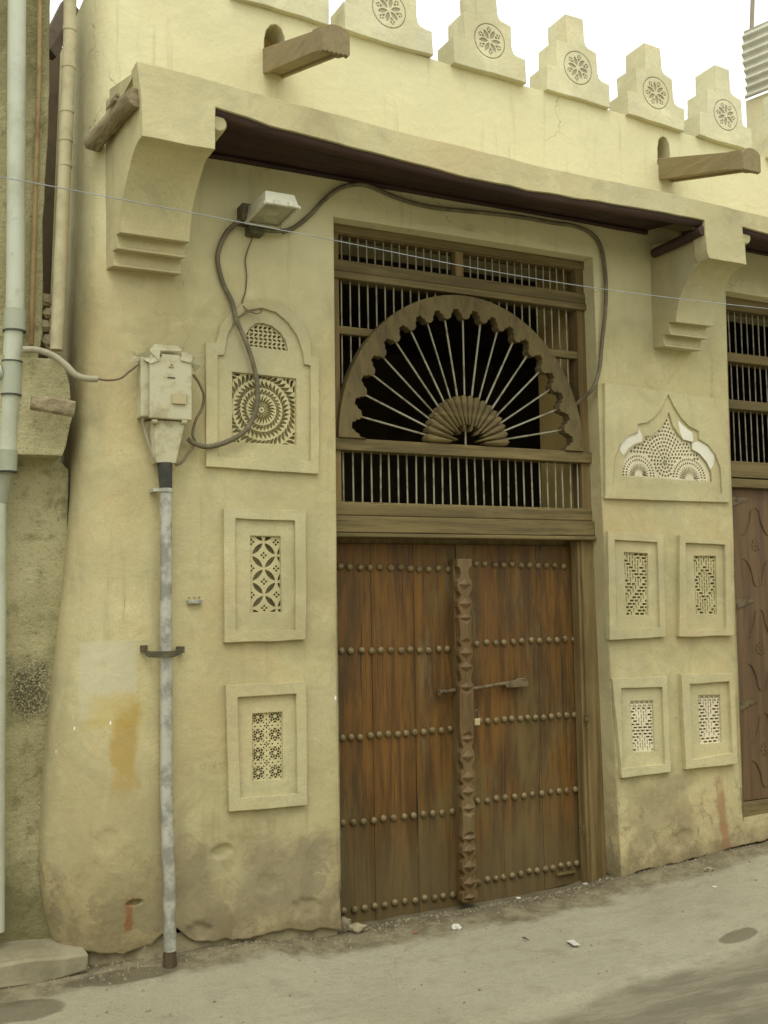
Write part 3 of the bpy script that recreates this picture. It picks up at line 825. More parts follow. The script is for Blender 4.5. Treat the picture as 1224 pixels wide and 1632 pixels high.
def bracket(xl0, xr0, xl1, xr1, zf, zs, y_lo, ztop_, name='bracket'):
    """(xl0, xr0) at the front, (xl1, xr1) at the wall; zf: front bottom; zs: list of step heights going down"""
    prof = [(YF + 0.004, ztop_), (YF + 0.004, zf)]
    # concave sweep to the top of the steps
    y1, z1 = y_lo, zs[0]
    for k in range(1, 15):
        a = k / 14 * pi / 2
        prof.append((lerp(YF + 0.004, y1, 1 - (1 - sin(a)) ** 0.85), lerp(zf, z1, 1 - cos(a))))
    yy = y1
    for k, z in enumerate(zs):
        yb_ = yy + 0.062 if k < len(zs) - 1 else -0.012
        prof.append((yb_, z + 0.010))
        if k + 1 < len(zs):
            yy = yb_ - 0.010
            prof.append((yb_ - 0.001, zs[k + 1] + 0.018))
            prof.append((yy, zs[k + 1] + 0.012))
            prof.append((yy, zs[k + 1]))
    prof.append((0.06, zs[-1] + 0.014))
    prof.append((0.06, ztop_ + 0.09))
    mb = MB()
    n0 = mb.prism([(p[0], p[1]) for p in prof], 0, 1)
    nv = []
    for (y, s2, z) in mb.v:
        t = (y - YF) / (0 - YF)
        t = max(0, min(1.1, t))
        x = lerp(xl0, xl1, t) if s2 < 0.5 else lerp(xr0, xr1, t)
        nv.append((x + 0.004 * nz(y * 9, z * 9, 1), y + 0.003 * nz(x * 8, z * 8, 5), z + 0.003 * nz(y * 8, x * 8, 2)))
    mb.v = nv
    return mb.build(name, M['trim'], house, smooth=35)
bracket(-1.128, -0.803, -1.165, -0.838, 3.688, [3.350, 3.290, 3.225], -0.185, 3.985)
bracket(x1a + 0.030, 2.412, 2.13, 2.435, 3.574, [3.270, 3.205, 3.145], -0.205, 3.72)

def solve_y(u, v, X):
    lo, hi = -1.2, 0.3
    up_ = at(u, v, hi).x > at(u, v, lo).x
    for _ in range(40):
        mid = (lo + hi) / 2
        if (at(u, v, mid).x < X) == up_: lo = mid
        else: hi = mid
    return (lo + hi) / 2
YT = lambda u, v: solve_y(u, v, 2.095)
# loose tie rod from the second bracket to the wall
mb = MB()
mb.tube([at(1042, 404, YT(1042, 404)), at(1085, 384, YT(1085, 384)), at(1120, 367, YT(1120, 367))], [0.028, 0.030, 0.028], 10)
mb.build('tie_beam', M['soffit'], house, smooth=50)

# ---- wooden water spouts
def spout(p0, p1, wd, h):
    """U trough from p0 (wall, bottom left) to p1 (tip, bottom left)"""
    p0 = Vector(p0); p1 = Vector(p1)
    d = p1 - p0
    X = Vector((1, 0, 0)); Z = Vector((0, 0, 1))
    mb = MB()
    t = 0.02
    def board(x0, x1, z0, z1, k0=0.0, k1=1.0):
        f = 1 - 0.30 * k1
        a = [p0 + d * k0 + X * x0 + Z * z0, p0 + d * k0 + X * x1 + Z * z0, p0 + d * k0 + X * x1 + Z * z1, p0 + d * k0 + X * x0 + Z * z1]
        b = [p0 + d * k1 + X * x0 + Z * z0, p0 + d * k1 + X * x1 + Z * z0, p0 + d * k1 + X * x1 + Z * z1 * f, p0 + d * k1 + X * x0 + Z * z1 * f]
        mb.hexa(a, b)
    board(0, t, 0, h); board(wd - t, wd, 0, h); board(t + 0.001, wd - t - 0.001, 0.012, 0.034)
    o = mb.build('waterspout', M['spout'], house, bevel=0.004)
    mb = MB()
    # end board with an arched top and a toothed lower lip
    ht = h * 0.70
    x0 = -0.008; x1 = wd + 0.010
    ol = []
    nt_ = 6
    for q in range(nt_):
        xa_ = lerp(x0, x1, q / nt_); xb_ = lerp(x0, x1, (q + 1) / nt_)
        ol += [(xa_, -0.016), (lerp(xa_, xb_, 0.5), -0.023)]
    ol += [(x1, -0.012), (x1, ht * 0.72)]
    for q in range(1, 10):
        a_ = pi * q / 10
        ol.append(((x0 + x1) / 2 + (x1 - x0) / 2 * cos(a_), ht * 0.72 + 0.045 * sin(a_)))
    ol.append((x0, ht * 0.72))
    e = p0 + d
    mb.prism([(e.x + a_, e.z + b_) for a_, b_ in ol], e.y - 0.024, e.y + 0.002)
    # rounded cheek blocks behind the end board
    for xs_ in (-0.006, wd - 0.016):
        q0 = p0 + d * 0.88 + X * xs_; q1 = p0 + d * 0.997 + X * xs_
        wj = X * 0.022
        mb.hexa([q0 - Z * 0.004, q0 + wj - Z * 0.004, q0 + wj + Z * (h * 0.75), q0 + Z * (h * 0.75)], [q1 - Z * 0.010, q1 + wj - Z * 0.010, q1 + wj + Z * (ht + 0.006), q1 + Z * (ht + 0.006)])
    mb.build('spout_head', M['spout'], o, bevel=0.004)
    return o
a = at(419, 119, 0); b = at(516, 78, -0.76)
spout(a + Vector((0, 0.05, 0.02)), (a.x, -0.76, b.z), 0.118, 0.140)
a = at(1050, 288, 0); b = at(1177, 266, -0.68)
spout(a + Vector((0, 0.05, 0.02)), (a.x, -0.68, b.z), 0.115, 0.140)
# dark backs of the niches above the spouts
for nch in NICHES:
    mb = MB(); mb.prism(grow(nch, 0.02), 0.17, 0.20); mb.build('niche_back', M['inner'], house)

# ---- weathered log end at the corner
mb = MB()
P = []; Rr = []
for j in range(9):
    t = j / 8
    P.append((lerp(-1.225, -1.150, t), lerp(0.08, -0.46, t), lerp(3.865, 3.868, t) + 0.008 * sin(3 * t))); Rr.append(0.044 + 0.006 * nz(t * 4, 3))
mb.tube(P, Rr, 12)
for i, v in enumerate(mb.v):
    q = Vector(v); q += Vector((0.008 * nz(*(q * 18)), 0.02 * nz(*(q * 31)), 0.010 * nz(*(q * 25))))
    mb.v[i] = tuple(q)
lg = mb.build('log_end', M['log'], house, smooth=50)
lg['label'] = 'split weathered log end sticking out beside the left bracket'
mb = MB()
for (du, dz, ln) in ((-0.046, 0.02, 0.09), (-0.038, 0.04, 0.05), (0.03, 0.05, 0.05)):
    mb.tube([(-1.165 + du, -0.36, 3.875 + dz), (-1.19 + du, -0.36 + ln, 3.86 + dz)], [0.012, 0.004], 6)
mb.build('splinter', M['log'], lg)

# ---- carved plaster panels
def leaf(cx, cz, ax, az, ln, wd, bend=0.0, n=6):
    """vesica-shaped hole centred at (cx, cz) along direction (ax, az)"""
    L = hypot(ax, az); ax /= L; az /= L
    up = []; dn = []
    for k in range(n + 1):
        t = k / n * 2 - 1
        w_ = wd / 2 * (1 - t * t) ** 0.8
        c_ = bend * (1 - t * t)
        if k in (0, n): up.append((t * ln / 2, c_))
        else:
            up.append((t * ln / 2, c_ + w_)); dn.append((t * ln / 2, c_ - w_))
    return [(cx + p * ax - q * az, cz + p * az + q * ax) for p, q in up + dn[::-1]]
def in_poly(p, L):
    ins = False
    for i in range(len(L)):
        a = L[i]; b = L[(i + 1) % len(L)]
        if (a[1] > p[1]) != (b[1] > p[1]) and p[0] < (b[0] - a[0]) * (p[1] - a[1]) / (b[1] - a[1]) + a[0]: ins = not ins
    return ins
def area(L):
    return sum(L[i][0] * L[(i + 1) % len(L)][1] - L[(i + 1) % len(L)][0] * L[i][1] for i in range(len(L))) / 2
def clip(h, L):
    """cut outline h by the convex outline L"""
    if area(L) < 0: L = L[::-1]
    P = list(h)
    for i in range(len(L)):
        a = L[i]; b = L[(i + 1) % len(L)]
        side = lambda p: (b[0] - a[0]) * (p[1] - a[1]) - (b[1] - a[1]) * (p[0] - a[0])
        Q = []
        for j in range(len(P)):
            p = P[j]; q = P[(j + 1) % len(P)]
            sp, sq = side(p), side(q)
            if sp >= 0: Q.append(p)
            if (sp >= 0) != (sq >= 0):
                t = sp / (sp - sq)
                Q.append((p[0] + (q[0] - p[0]) * t, p[1] + (q[1] - p[1]) * t))
        P = Q
        if len(P) < 3: return []
    out = []
    for p in P:
        if not out or hypot(p[0] - out[-1][0], p[1] - out[-1][1]) > 4e-4: out.append(p)
    if len(out) > 2 and hypot(out[0][0] - out[-1][0], out[0][1] - out[-1][1]) <= 4e-4: out.pop()
    return out if len(out) >= 3 else []
def fit(hl, L, convex=True):
    out = []
    LS = grow(L, -0.004)
    if convex:
        for h in hl:
            if all(in_poly(p, LS) for p in h): out.append(h)
            else:
                h2 = clip(h, LS)
                if h2 and abs(area(h2)) > 1.2e-5: out.append(h2)
        return out
    for h in hl:
        if all(in_poly(p, LS) for p in h): out.append(h)
        else:
            c = (sum(p[0] for p in h) / len(h), sum(p[1] for p in h) / len(h))
            if in_poly(c, LS):
                h2 = [(c[0] + (p[0] - c[0]) * 0.55, c[1] + (p[1] - c[1]) * 0.55) for p in h]
                if all(in_poly(p, LS) for p in h2): out.append(h2)
    return out
def uv_holes(kind, quad):
    """hole pattern in metres on the bounding rectangle of the quad, then warped into it"""
    W = ((quad[1][0] - quad[0][0]) + (quad[2][0] - quad[3][0])) / 2
    H = ((quad[0][1] - quad[3][1]) + (quad[1][1] - quad[2][1])) / 2
    rect = [(0, 0), (W, 0), (W, H), (0, H)]
    hl = []
    if kind == 'circles':
        c = W / 2.45
        for i in range(-2, 5):
            for j in range(-2, int(H / c) + 3):
                x = (i + 0.12) * c; z = (j + 0.35) * c
                if (i + j) % 2 == 0:
                    for dz in (1, -1):
                        hl.append(leaf(x + c / 2, z + c / 2 * dz, 1, dz, c * 1.20, c * 0.40))
                else:
                    for dx, dz in ((0.17, 0), (-0.17, 0), (0, 0.17), (0, -0.17)):
                        s = c * 0.115
                        X0 = x + dx * c; Z0 = z + dz * c
                        hl.append([(X0 - s, Z0), (X0, Z0 - s), (X0 + s, Z0), (X0, Z0 + s)])
    elif kind == 'flowers':
        c = W / 1.75
        for i in range(-1, 3):
            for j in range(-1, int(H / c) + 2):
                x = (i + 0.36) * c; z = (j + 0.42) * c
                for k in range(8):
                    a = k * pi / 4 + pi / 8
                    hl.append(leaf(x + cos(a) * c * 0.185, z + sin(a) * c * 0.185, cos(a), sin(a), c * 0.21, c * 0.12))
                for k in range(8):
                    a = k * pi / 4
                    hl.append(leaf(x + cos(a) * c * 0.36, z + sin(a) * c * 0.36, -sin(a), cos(a), c * 0.21, c * 0.11, 0.006))
                X0 = x + c / 2; Z0 = z + c / 2
                for k in range(4):
                    a = k * pi / 2
                    hl.append(leaf(X0 + cos(a) * c * 0.10, Z0 + sin(a) * c * 0.10, cos(a), sin(a), c * 0.14, c * 0.09))
                    a += pi / 4
                    hl.append(leaf(X0 + cos(a) * c * 0.215, Z0 + sin(a) * c * 0.215, -sin(a), cos(a), c * 0.16, c * 0.075, -0.004))
                for X0, Z0, ax, az in ((x + c / 2, z, 0, 1), (x, z + c / 2, 1, 0)):
                    for q in (-0.16, 0.16):
                        hl.append(leaf(X0 + az * 0 + ax * q * c, Z0 + az * q * c, ax, az, c * 0.13, c * 0.085))
    else:
        # basket weave of short slots: upright or lying according to the zone
        nxn = 9; nzn = int(H / W * nxn)
        u = W / nxn; v = H / nzn
        g = 0.0017
        for i in range(nxn):
            for j in range(nzn):
                a = (i + 0.5) / nxn; b = (j + 0.5) / nzn
                if kind == 'zigzag':
                    p = (j + abs(((i + 3) % 9) - 0.0) * 1.0 + (0 if b > 0.5 else 0)) if b > 0.5 else (j - i)
                    lay = (int(p) // 3) % 2 == 0
                elif kind == 'diamond':
                    lay = (int(abs(i - 4) + abs(j - nzn / 2) * 0.9) // 3) % 2 == 1
                elif kind == 'hourglass':
                    lay = abs(b - 0.42) * 1.2 < abs(a - 0.5) + 0.03 or (abs(b - 0.42) > 0.40 and abs(a - 0.5) < 0.34)
                else:
                    lay = abs(b - 0.5) * 1.2 < abs(a - 0.5) + 0.03 or (abs(b - 0.5) > 0.38 and abs(a - 0.5) < 0.34)
                if kind.startswith('hour') and b > 0.87:
                    s = 1 if (i + j) % 2 else -1
                    x0 = i * u + g; x1 = (i + 1) * u - g; z0 = j * v + g; z1 = (j + 1) * v - g
                    hl.append([(x0, z0), (x1, z0), (x1 if s > 0 else x0, z1)])
                    continue
                if lay:
                    if (i + j) % 2 == 0:
                        hl.append([(i * u + g, (j + 0.22) * v), ((i + 1.72) * u, (j + 0.22) * v), ((i + 1.72) * u, (j + 0.80) * v), (i * u + g, (j + 0.80) * v)])
                else:
                    if (j + (i % 2)) % 2 == 0:
                        hl.append([((i + 0.30) * u, j * v + g), ((i + 0.70) * u, j * v + g), ((i + 0.70) * u, (j + 1.70) * v), ((i + 0.30) * u, (j + 1.70) * v)])
    hl = fit(hl, rect)
    def wp(p):
        a = p[0] / W; b = p[1] / H
        x = lerp(lerp(quad[3][0], quad[2][0], a), lerp(quad[0][0], quad[1][0], a), b)
        z = lerp(lerp(quad[3][1], quad[2][1], a), lerp(quad[0][1], quad[1][1], a), b)
        return (x, z)
    return [[wp(p) for p in h] for h in hl]
def backing(poly, parent, y0=0.008, y1=0.040):
    mb = MB()
    P = grow(poly, 0.0045)
    L = len(P)
    mb.poly([(x, y0, z) for x, z in P] + [(x, y1, z) for x, z in P], [tuple(range(L, 2 * L))] + [(i, (i + 1) % L, (i + 1) % L + L, i + L) for i in range(L)])
    return mb.build('panel_hollow', M['trim'], parent)
for k, p in enumerate(PANELS):
    o4 = q4(p['o'], -0.026); i4 = q4(p['i'], -0.026); l4 = q4(p['l'], 0)
    mb = MB()
    mb.prism(rough_poly(o4, 0.05, 0.004, k), -0.026 - 0.004 * (k % 2), 0.015, [rough_poly(i4, 0.05, 0.003, k + 5)])
    fr = mb.build('wall_panel', M['trim'], house, smooth=40)
    mb = MB()
    mb.prism(grow(q4(p['i'], -0.010), 0.008), -0.009, 0.014, [l4])
    mb.build('panel_field', M['trim'], fr, smooth=40)
    mb = MB()
    mb.prism(grow(l4, 0.003), 0.002, 0.014, uv_holes(p['k'], l4))
    mb.build('lattice', M[p['mat']], fr)
    backing(l4, fr)

# the arched panel with the whirling screen
Z1 = lambda l, Y=0: pts([(310 + a / 4.296, 400 + b / 4.296) for a, b in l], Y)
OUT1 = Z1([(80, 1475), (852, 1527), (856, 742), (802, 722), (795, 610), (745, 500), (670, 410), (570, 348), (460, 325), (350, 345), (255, 415), (185, 505), (150, 632), (80, 630)], -0.024)
IN1 = Z1([(160, 1410), (795, 1440), (795, 785), (755, 775), (742, 690), (704, 580), (645, 492), (562, 420), (460, 388), (360, 404), (282, 465), (228, 570), (205, 710), (160, 712)], -0.024)
mb = MB(); mb.prism(rough_poly(OUT1, 0.05, 0.003, 1), -0.024, 0.012, [rough_poly(IN1, 0.03, 0.001, 2)])
fr = mb.build('wall_panel', M['trim'], house, smooth=40)
fr['label'] = 'arched plaster panel with a whirling pierced screen'
mb = MB()
mb.prism(grow(IN1, 0.010), -0.010, 0.010, [SQ, DEE])
mb.build('panel_field', M['trim'], fr, smooth=40)
cx, cz = xz(417, 653, 0)
hl = []
def swirl(n, r0, r1, twist, wd, bend, off=0.0):
    for k in range(n):
        a = 2 * pi * (k + off) / n
        p = (cx + r0 * cos(a), cz + r0 * sin(a)); a2 = a + twist
        q = (cx + r1 * cos(a2), cz + r1 * sin(a2))
        hl.append(leaf((p[0] + q[0]) / 2, (p[1] + q[1]) / 2, q[0] - p[0], q[1] - p[1], hypot(q[0] - p[0], q[1] - p[1]), wd, bend))
swirl(24, 0.014, 0.076, 0.62, 0.0115, 0.009)
swirl(32, 0.079, 0.108, -0.26, 0.0150, -0.006)
swirl(38, 0.111, 0.150, 0.24, 0.0165, 0.008)
swirl(44, 0.154, 0.196, -0.18, 0.0180, -0.007)
swirl(50, 0.199, 0.240, 0.14, 0.0180, 0.005)
hl.append([(cx + 0.006 * cos(k), cz + 0.006 * sin(k)) for k in (0, 1.05, 2.1, 3.15, 4.2, 5.25)])
mb = MB(); mb.prism(grow(SQ, 0.003), 0.002, 0.014, fit(hl, SQ)); mb.build('lattice', M['screen'], fr)
backing(SQ, fr)
hl = []
x0 = min(p[0] for p in DEE); x1 = max(p[0] for p in DEE); z0 = min(p[1] for p in DEE); z1 = max(p[1] for p in DEE)
c = 0.0245
for i in range(-1, 14):
    for j in range(-1, 12):
        x = x0 + (i + 0.5) * c; z = z0 + (j + 0.5) * c * 0.8
        a = 0.62 if j % 2 else -0.45
        hl.append(leaf(x, z, cos(a), sin(a), c * 0.98, c * 0.52, 0.002))
mb = MB(); mb.prism(grow(DEE, 0.003), 0.002, 0.014, fit(hl, DEE)); mb.build('lattice', M['screen'], fr)
backing(DEE, fr)

# the ogee panel
mb = MB()
OUT0 = pts([(964, 610), (1160, 638), (1163, 801), (965, 794)], -0.024)
mb.prism(rough_poly(OUT0, 0.05, 0.003, 4), -0.024, 0.012, [Z5(OG_OUT, -0.024)])
fr = mb.build('wall_panel', M['trim'], house, smooth=40)
fr['label'] = 'ogee arched plaster panel with white patches and a pierced fan screen'
mb = MB(); mb.prism(grow(Z5(OG_OUT, -0.012), 0.010), -0.012, 0.010, [OGI]); mb.build('panel_field', M['trim'], fr, smooth=40)
for L in ([(112, 640), (150, 560), (215, 502), (318, 480), (330, 430), (368, 512), (358, 572), (280, 600), (215, 642), (158, 716), (130, 690)],
          [(752, 335), (800, 392), (860, 440), (908, 470), (915, 545), (905, 574), (805, 548), (775, 470)],
          [(905, 590), (985, 556), (1075, 612), (1150, 712), (1135, 830), (1098, 872), (1060, 790), (985, 700), (900, 655)]):
    mb = MB(); mb.prism(rough_poly(Z5(L, -0.012), 0.02, 0.006, 2), -0.0135, -0.009); mb.build('white_patch', M['white'], fr)
hl = []
for (px, pz, n, rings, a0) in ((330, 935, 17, [(0.025, 0.078, 0.0075), (0.084, 0.102, 0.011), (0.107, 0.124, 0.011)], 0.0), (880, 985, 17, [(0.030, 0.088, 0.008), (0.094, 0.112, 0.012), (0.117, 0.136, 0.012)], 0.0)):
    cx, cz = Z5([(px, pz)])[0]
    for (r0, r1, wd) in rings:
        nn = n if r0 < 0.05 else int(pi * (r0 + r1) / 2 / 0.0165)
        for k in range(nn + 1):
            a = pi * k / nn
            hl.append(leaf(cx + cos(a) * (r0 + r1) / 2, cz + sin(a) * (r0 + r1) / 2, cos(a), sin(a), r1 - r0, wd))
cm, zm = Z5([(615, 800)])[0]
fans = [Z5([(330, 935)])[0], Z5([(880, 985)])[0]]
for r0, n in ((0.012, 5), (0.034, 10), (0.057, 16), (0.080, 22), (0.103, 28), (0.126, 34), (0.149, 40), (0.172, 46), (0.195, 52), (0.218, 58), (0.241, 64), (0.264, 70)):
    for k in range(n):
        a = 2 * pi * (k + (0.5 if n % 12 else 0)) / n
        x = cm + r0 * cos(a); z = zm + r0 * sin(a)
        if all(hypot(x - f[0], z - f[1]) > 0.140 for f in fans):
            t = a if k % 2 else a + 1.1
            hl.append(leaf(x, z, cos(t), sin(t), 0.0215, 0.0150))
mb = MB(); mb.prism(grow(OGI, 0.002), 0.003, 0.014, fit(hl, OGI, False)); mb.build('lattice', M['pale'], fr)
backing(OGI, fr)

# ================================================================== fanlight of the main doorway
YG = 0.10
def rail(mb, z0a, z1a, z0b, z1b, xa, xb, y0, y1):
    mb.hexa([(xa, y0, z0a), (xb, y0, z0b), (xb, y0, z1b), (xa, y0, z1a)], [(xa, y1, z0a), (xb, y1, z0b), (xb, y1, z1b), (xa, y1, z1a)])
XA, XB = 0.0, 1.70
mb = MB()
mb.prism([(-0.02, 1.99), (1.72, 1.99), (1.72, 3.71), (-0.02, 3.71)], YG, YG + 0.09, [[(0.075, 2.17), (1.635, 2.17), (1.635, 3.61), (0.075, 3.61)]])
fl = mb.build('fanlight_frame', M['framev'], house, bevel=0.005)
def child_rail(z0, z1, y0=YG - 0.012, y1=YG + 0.08, xa=XA, xb=XB, mat='frame', name='rail'):
    mb = MB(); mb.box(xa, xb, y0, y1, z0, z1)
    return mb.build(name, M[mat], fl, bevel=0.005)
child_rail(3.615, 3.70)
child_rail(3.405, 3.468); child_rail(3.363, 3.402, YG - 0.022)
child_rail(3.068, 3.112, YG + 0.006, YG + 0.05, 0.072, 0.28); child_rail(3.068, 3.112, YG + 0.006, YG + 0.05, 1.40, 1.638)
child_rail(2.440, 2.505, YG - 0.02)
child_rail(2.098, 2.162, YG - 0.006)
child_rail(2.006, 2.094, YG - 0.026, YG + 0.12)
child_rail(1.982, 2.003, YG - 0.040, YG + 0.10)
mb = MB(); mb.box(0.80, 0.852, YG + 0.0, YG + 0.06, 3.468, 3.615); mb.build('mullion', M['framev'], fl, bevel=0.004)
# arch with a scalloped inner edge
AC = (0.838, 2.505); RX, RZ = 0.792, 0.846
def el(a, r): return (AC[0] + RX * r * cos(a), AC[1] + RZ * r * sin(a))
arch = [el(pi * k / 64, 1.0) for k in range(65)]
inn = []
for k in range(18):
    for j in range(16):
        a = pi * (k + j / 16) / 18
        u = j / 16
        lobe = abs(sin(pi * u))
        tri = 0.020 * (1 if 0.28 < u < 0.72 else 0)
        e_ = abs(u - 0.5)
        r = 0.905 if e_ < 0.17 else (0.880 if e_ < 0.30 else 0.850 - 0.012 * (e_ - 0.30) / 0.2)
        inn.append(el(a, r))
inn.append(el(pi, 0.79))
mb = MB(); mb.prism(arch + inn[::-1], YG - 0.035, YG + 0.03)
mb.build('arch', M['archwood'], fl, bevel=0.003)
# inner fan of fluted petals round a scalloped half-round hole
for k in range(18):
    a0 = pi * k / 18; a1 = pi * (k + 1) / 18; am = (a0 + a1) / 2
    ro, ri = 0.268, (0.084 if k % 3 == 1 else 0.118)
    prof = [(ri - 0.012, 0.3), (ri, 0.8), (0.16, 0.93), (0.22, 0.96), (0.250, 0.92), (0.262, 0.65), (ro, 0.0)]
    mbp = MB()
    rows = []
    for r, wv in prof:
        row = []
        for j in range(5):
            t = j / 4 * 2 - 1
            a = am + t * wv * (a1 - a0) / 2
            row.append((AC[0] + r * cos(a) * 1.0, YG - 0.028 - 0.014 * (1 - t * t), AC[1] + 0.004 + r * sin(a) * 1.03))
        rows.append(row)
    n_ = len(rows)
    vs_ = [q for row in rows for q in row] + [(q[0], YG + 0.02, q[2]) for row in rows for q in row]
    fs = []
    B = n_ * 5
    for i in range(n_ - 1):
        for j in range(4):
            fs.append((i * 5 + j, i * 5 + j + 1, (i + 1) * 5 + j + 1, (i + 1) * 5 + j))
        fs.append((i * 5, (i + 1) * 5, (i + 1) * 5 + B, i * 5 + B)); fs.append((i * 5 + 4, i * 5 + 4 + B, (i + 1) * 5 + 4 + B, (i + 1) * 5 + 4))
    for j in range(4): fs.append((j, j + B, j + 1 + B, j + 1)); q = (n_ - 1) * 5; fs.append((q + j, q + j + 1, q + j + 1 + B, q + j + B))
    mbp.poly(vs_, fs)
    mbp.build('fan_petal', M['frame'], fl, smooth=40)
# spokes
for k in range(1, 18):
    a = pi * k / 18
    p = (AC[0] + 0.245 * cos(a), YG + 0.0, AC[1] + 0.25 * sin(a)); q = el(a, 0.845)
    mb = MB(); mb.tube([p, (q[0], YG + 0.0, q[1])], 0.0055, 6)
    mb.build('spoke', M['bar'], fl, smooth=60)
def barmesh(h, w_=0.0092):
    mb = MB(); mb.tube([(0, 0, 0), (0, 0, h)], w_ / 2, 6); return mb.mesh('bar', M['bar'], 60)
def put_bars(me_of, x_list, z0, parent, Y=YG + 0.03):
    for x in x_list:
        add('bar', me_of, parent, (x + random.uniform(-0.002, 0.002), Y, z0), (random.uniform(-0.006, 0.006), random.uniform(-0.01, 0.01), 0))
b = barmesh(0.155); put_bars(b, [0.105 + 0.0505 * i for i in range(30) if abs(0.105 + 0.0505 * i - 0.826) > 0.04], 3.462, fl)
b = barmesh(0.29); put_bars(b, [0.10 + 0.0545 * i for i in range(29)], 2.155, fl)
mb = MB(); mb.tube([(0.838, YG, 2.50), (0.838, YG, 2.64)], 0.006, 6); mb.build('bar', M['bar'], fl, smooth=60)
for i in range(29):
    x = 0.10 + 0.0528 * i
    if x > 1.62: break
    t = (x - AC[0]) / RX
    zs = AC[1] + RZ * sqrt(max(0, 1 - t * t)) * 0.97 if abs(t) < 1 else 2.50
    if zs < 3.345:
        add('bar', barmesh(3.37 - zs), fl, (x, YG + 0.03, zs))

# ================================================================== main door
YD = 0.20
mb = MB(); mb.box(1.618, 1.725, YG + 0.0, YG + 0.16, -0.12, 2.0)
df = mb.build('door_frame', M['framev'], house, bevel=0.008)
mb = MB(); mb.box(1.600, 1.622, YG + 0.02, YG + 0.09, -0.05, 1.98); mb.build('stop_strip', M['framev'], df, bevel=0.004)
mb = MB(); mb.box(-0.10, 0.03, YG + 0.0, YG + 0.16, -0.12, 2.0); mb.build('jamb', M['framev'], df, bevel=0.008)
mb = MB(); mb.box(0.0, 1.7, YD + 0.02, YD + 0.10, 1.93, 2.0); mb.build('head_board', M['framev'], df)

stud_me = None
def stud_mesh():
    mb = MB()
    prof = [(0.0, 0.019, 0.0), (-0.004, 0.0195, 0), (-0.009, 0.0175, 0), (-0.014, 0.013, 0), (-0.017, 0.007, 0), (-0.018, 0.0015, 0)]
    n = 12; vs_ = []; fs = []
    for y, r, _ in prof:
        vs_ += [(r * cos(2 * pi * k / n), y, r * sin(2 * pi * k / n)) for k in range(n)]
    for i in range(len(prof) - 1):
        for k in range(n): fs.append((i * n + k, i * n + (k + 1) % n, (i + 1) * n + (k + 1) % n, (i + 1) * n + k))
    fs.append(tuple((len(prof) - 1) * n + k for k in range(n)))
    mb.poly(vs_, fs)
    return mb.mesh('stud', M['stud'], 60)
STUD = stud_mesh()
def leaf_door(edges, zt, zbl, zbr, rows, count, x_end):
    lf = None
    for i in range(len(edges) - 1):
        xa, xb = edges[i] + 0.0008, edges[i + 1] - 0.0008
        def zbot(x): return lerp(zbl, zbr, (x - edges[0]) / (edges[-1] - edges[0]))
        yj = random.uniform(-0.002, 0.002)
        mb = MB()
        N = 4
        mb.hexa([(xa, YD + yj, zbot(xa) + 0.006 * nz(xa * 9, 1)), (xb, YD + yj, zbot(xb) + 0.006 * nz(xb * 9, 2)), (xb, YD + yj, zt), (xa, YD + yj, zt)],
                [(xa, YD + 0.05, zbot(xa)), (xb, YD + 0.05, zbot(xb)), (xb, YD + 0.05, zt), (xa, YD + 0.05, zt)])
        if lf is None:
            bk = MB(); bk.box(edges[0], edges[-1], YD + 0.052, YD + 0.075, max(zbl, zbr) + 0.03, zt)
            lf = bk.build('door_leaf', M['door'], house)
        mb.build('plank', M['door'], lf, bevel=0.0025)
    for (pa, pb) in rows:
        a = at(*pa, YD); b = at(*pb, YD)
        d = (b - a) / (count - 1)
        for k in range(-1, count + 1):
            p = a + d * k
            if p.x < edges[0] + 0.015 or p.x > x_end: continue
            add('stud', STUD, lf, (p.x + random.uniform(-.004, .004), YD - 0.001, p.z + random.uniform(-.004, .004)))
    return lf
ll = leaf_door([0.03, 0.285, 0.545, 0.816], 1.955, -0.03, -0.035, [((541, 903), (713, 907)), ((543, 1038), (713, 1035)), ((544, 1176), (703, 1164)), ((546, 1312), (720, 1293)), ((547, 1452), (722, 1425))], 12, 0.80)
rl = leaf_door([0.818, 1.09, 1.36, 1.617], 1.955, -0.055, 0.005, [((758, 899), (911, 902)), ((759, 1025), (914, 1018)), ((776, 1148), (915, 1139)), ((761, 1277), (917, 1257)), ((762, 1405), (906, 1377))], 12, 1.612)
# studs left unpainted; a plank across the foot of the right leaf
mb = MB(); mb.hexa([at(888, 1396, YD - 0.02), at(917, 1391, YD - 0.02), at(917, 1386, YD - 0.02), at(888, 1391, YD - 0.02)], [at(888, 1396, YD), at(917, 1391, YD), at(917, 1386, YD), at(888, 1391, YD)])
mb.build('foot_batten', M['framev'], rl)
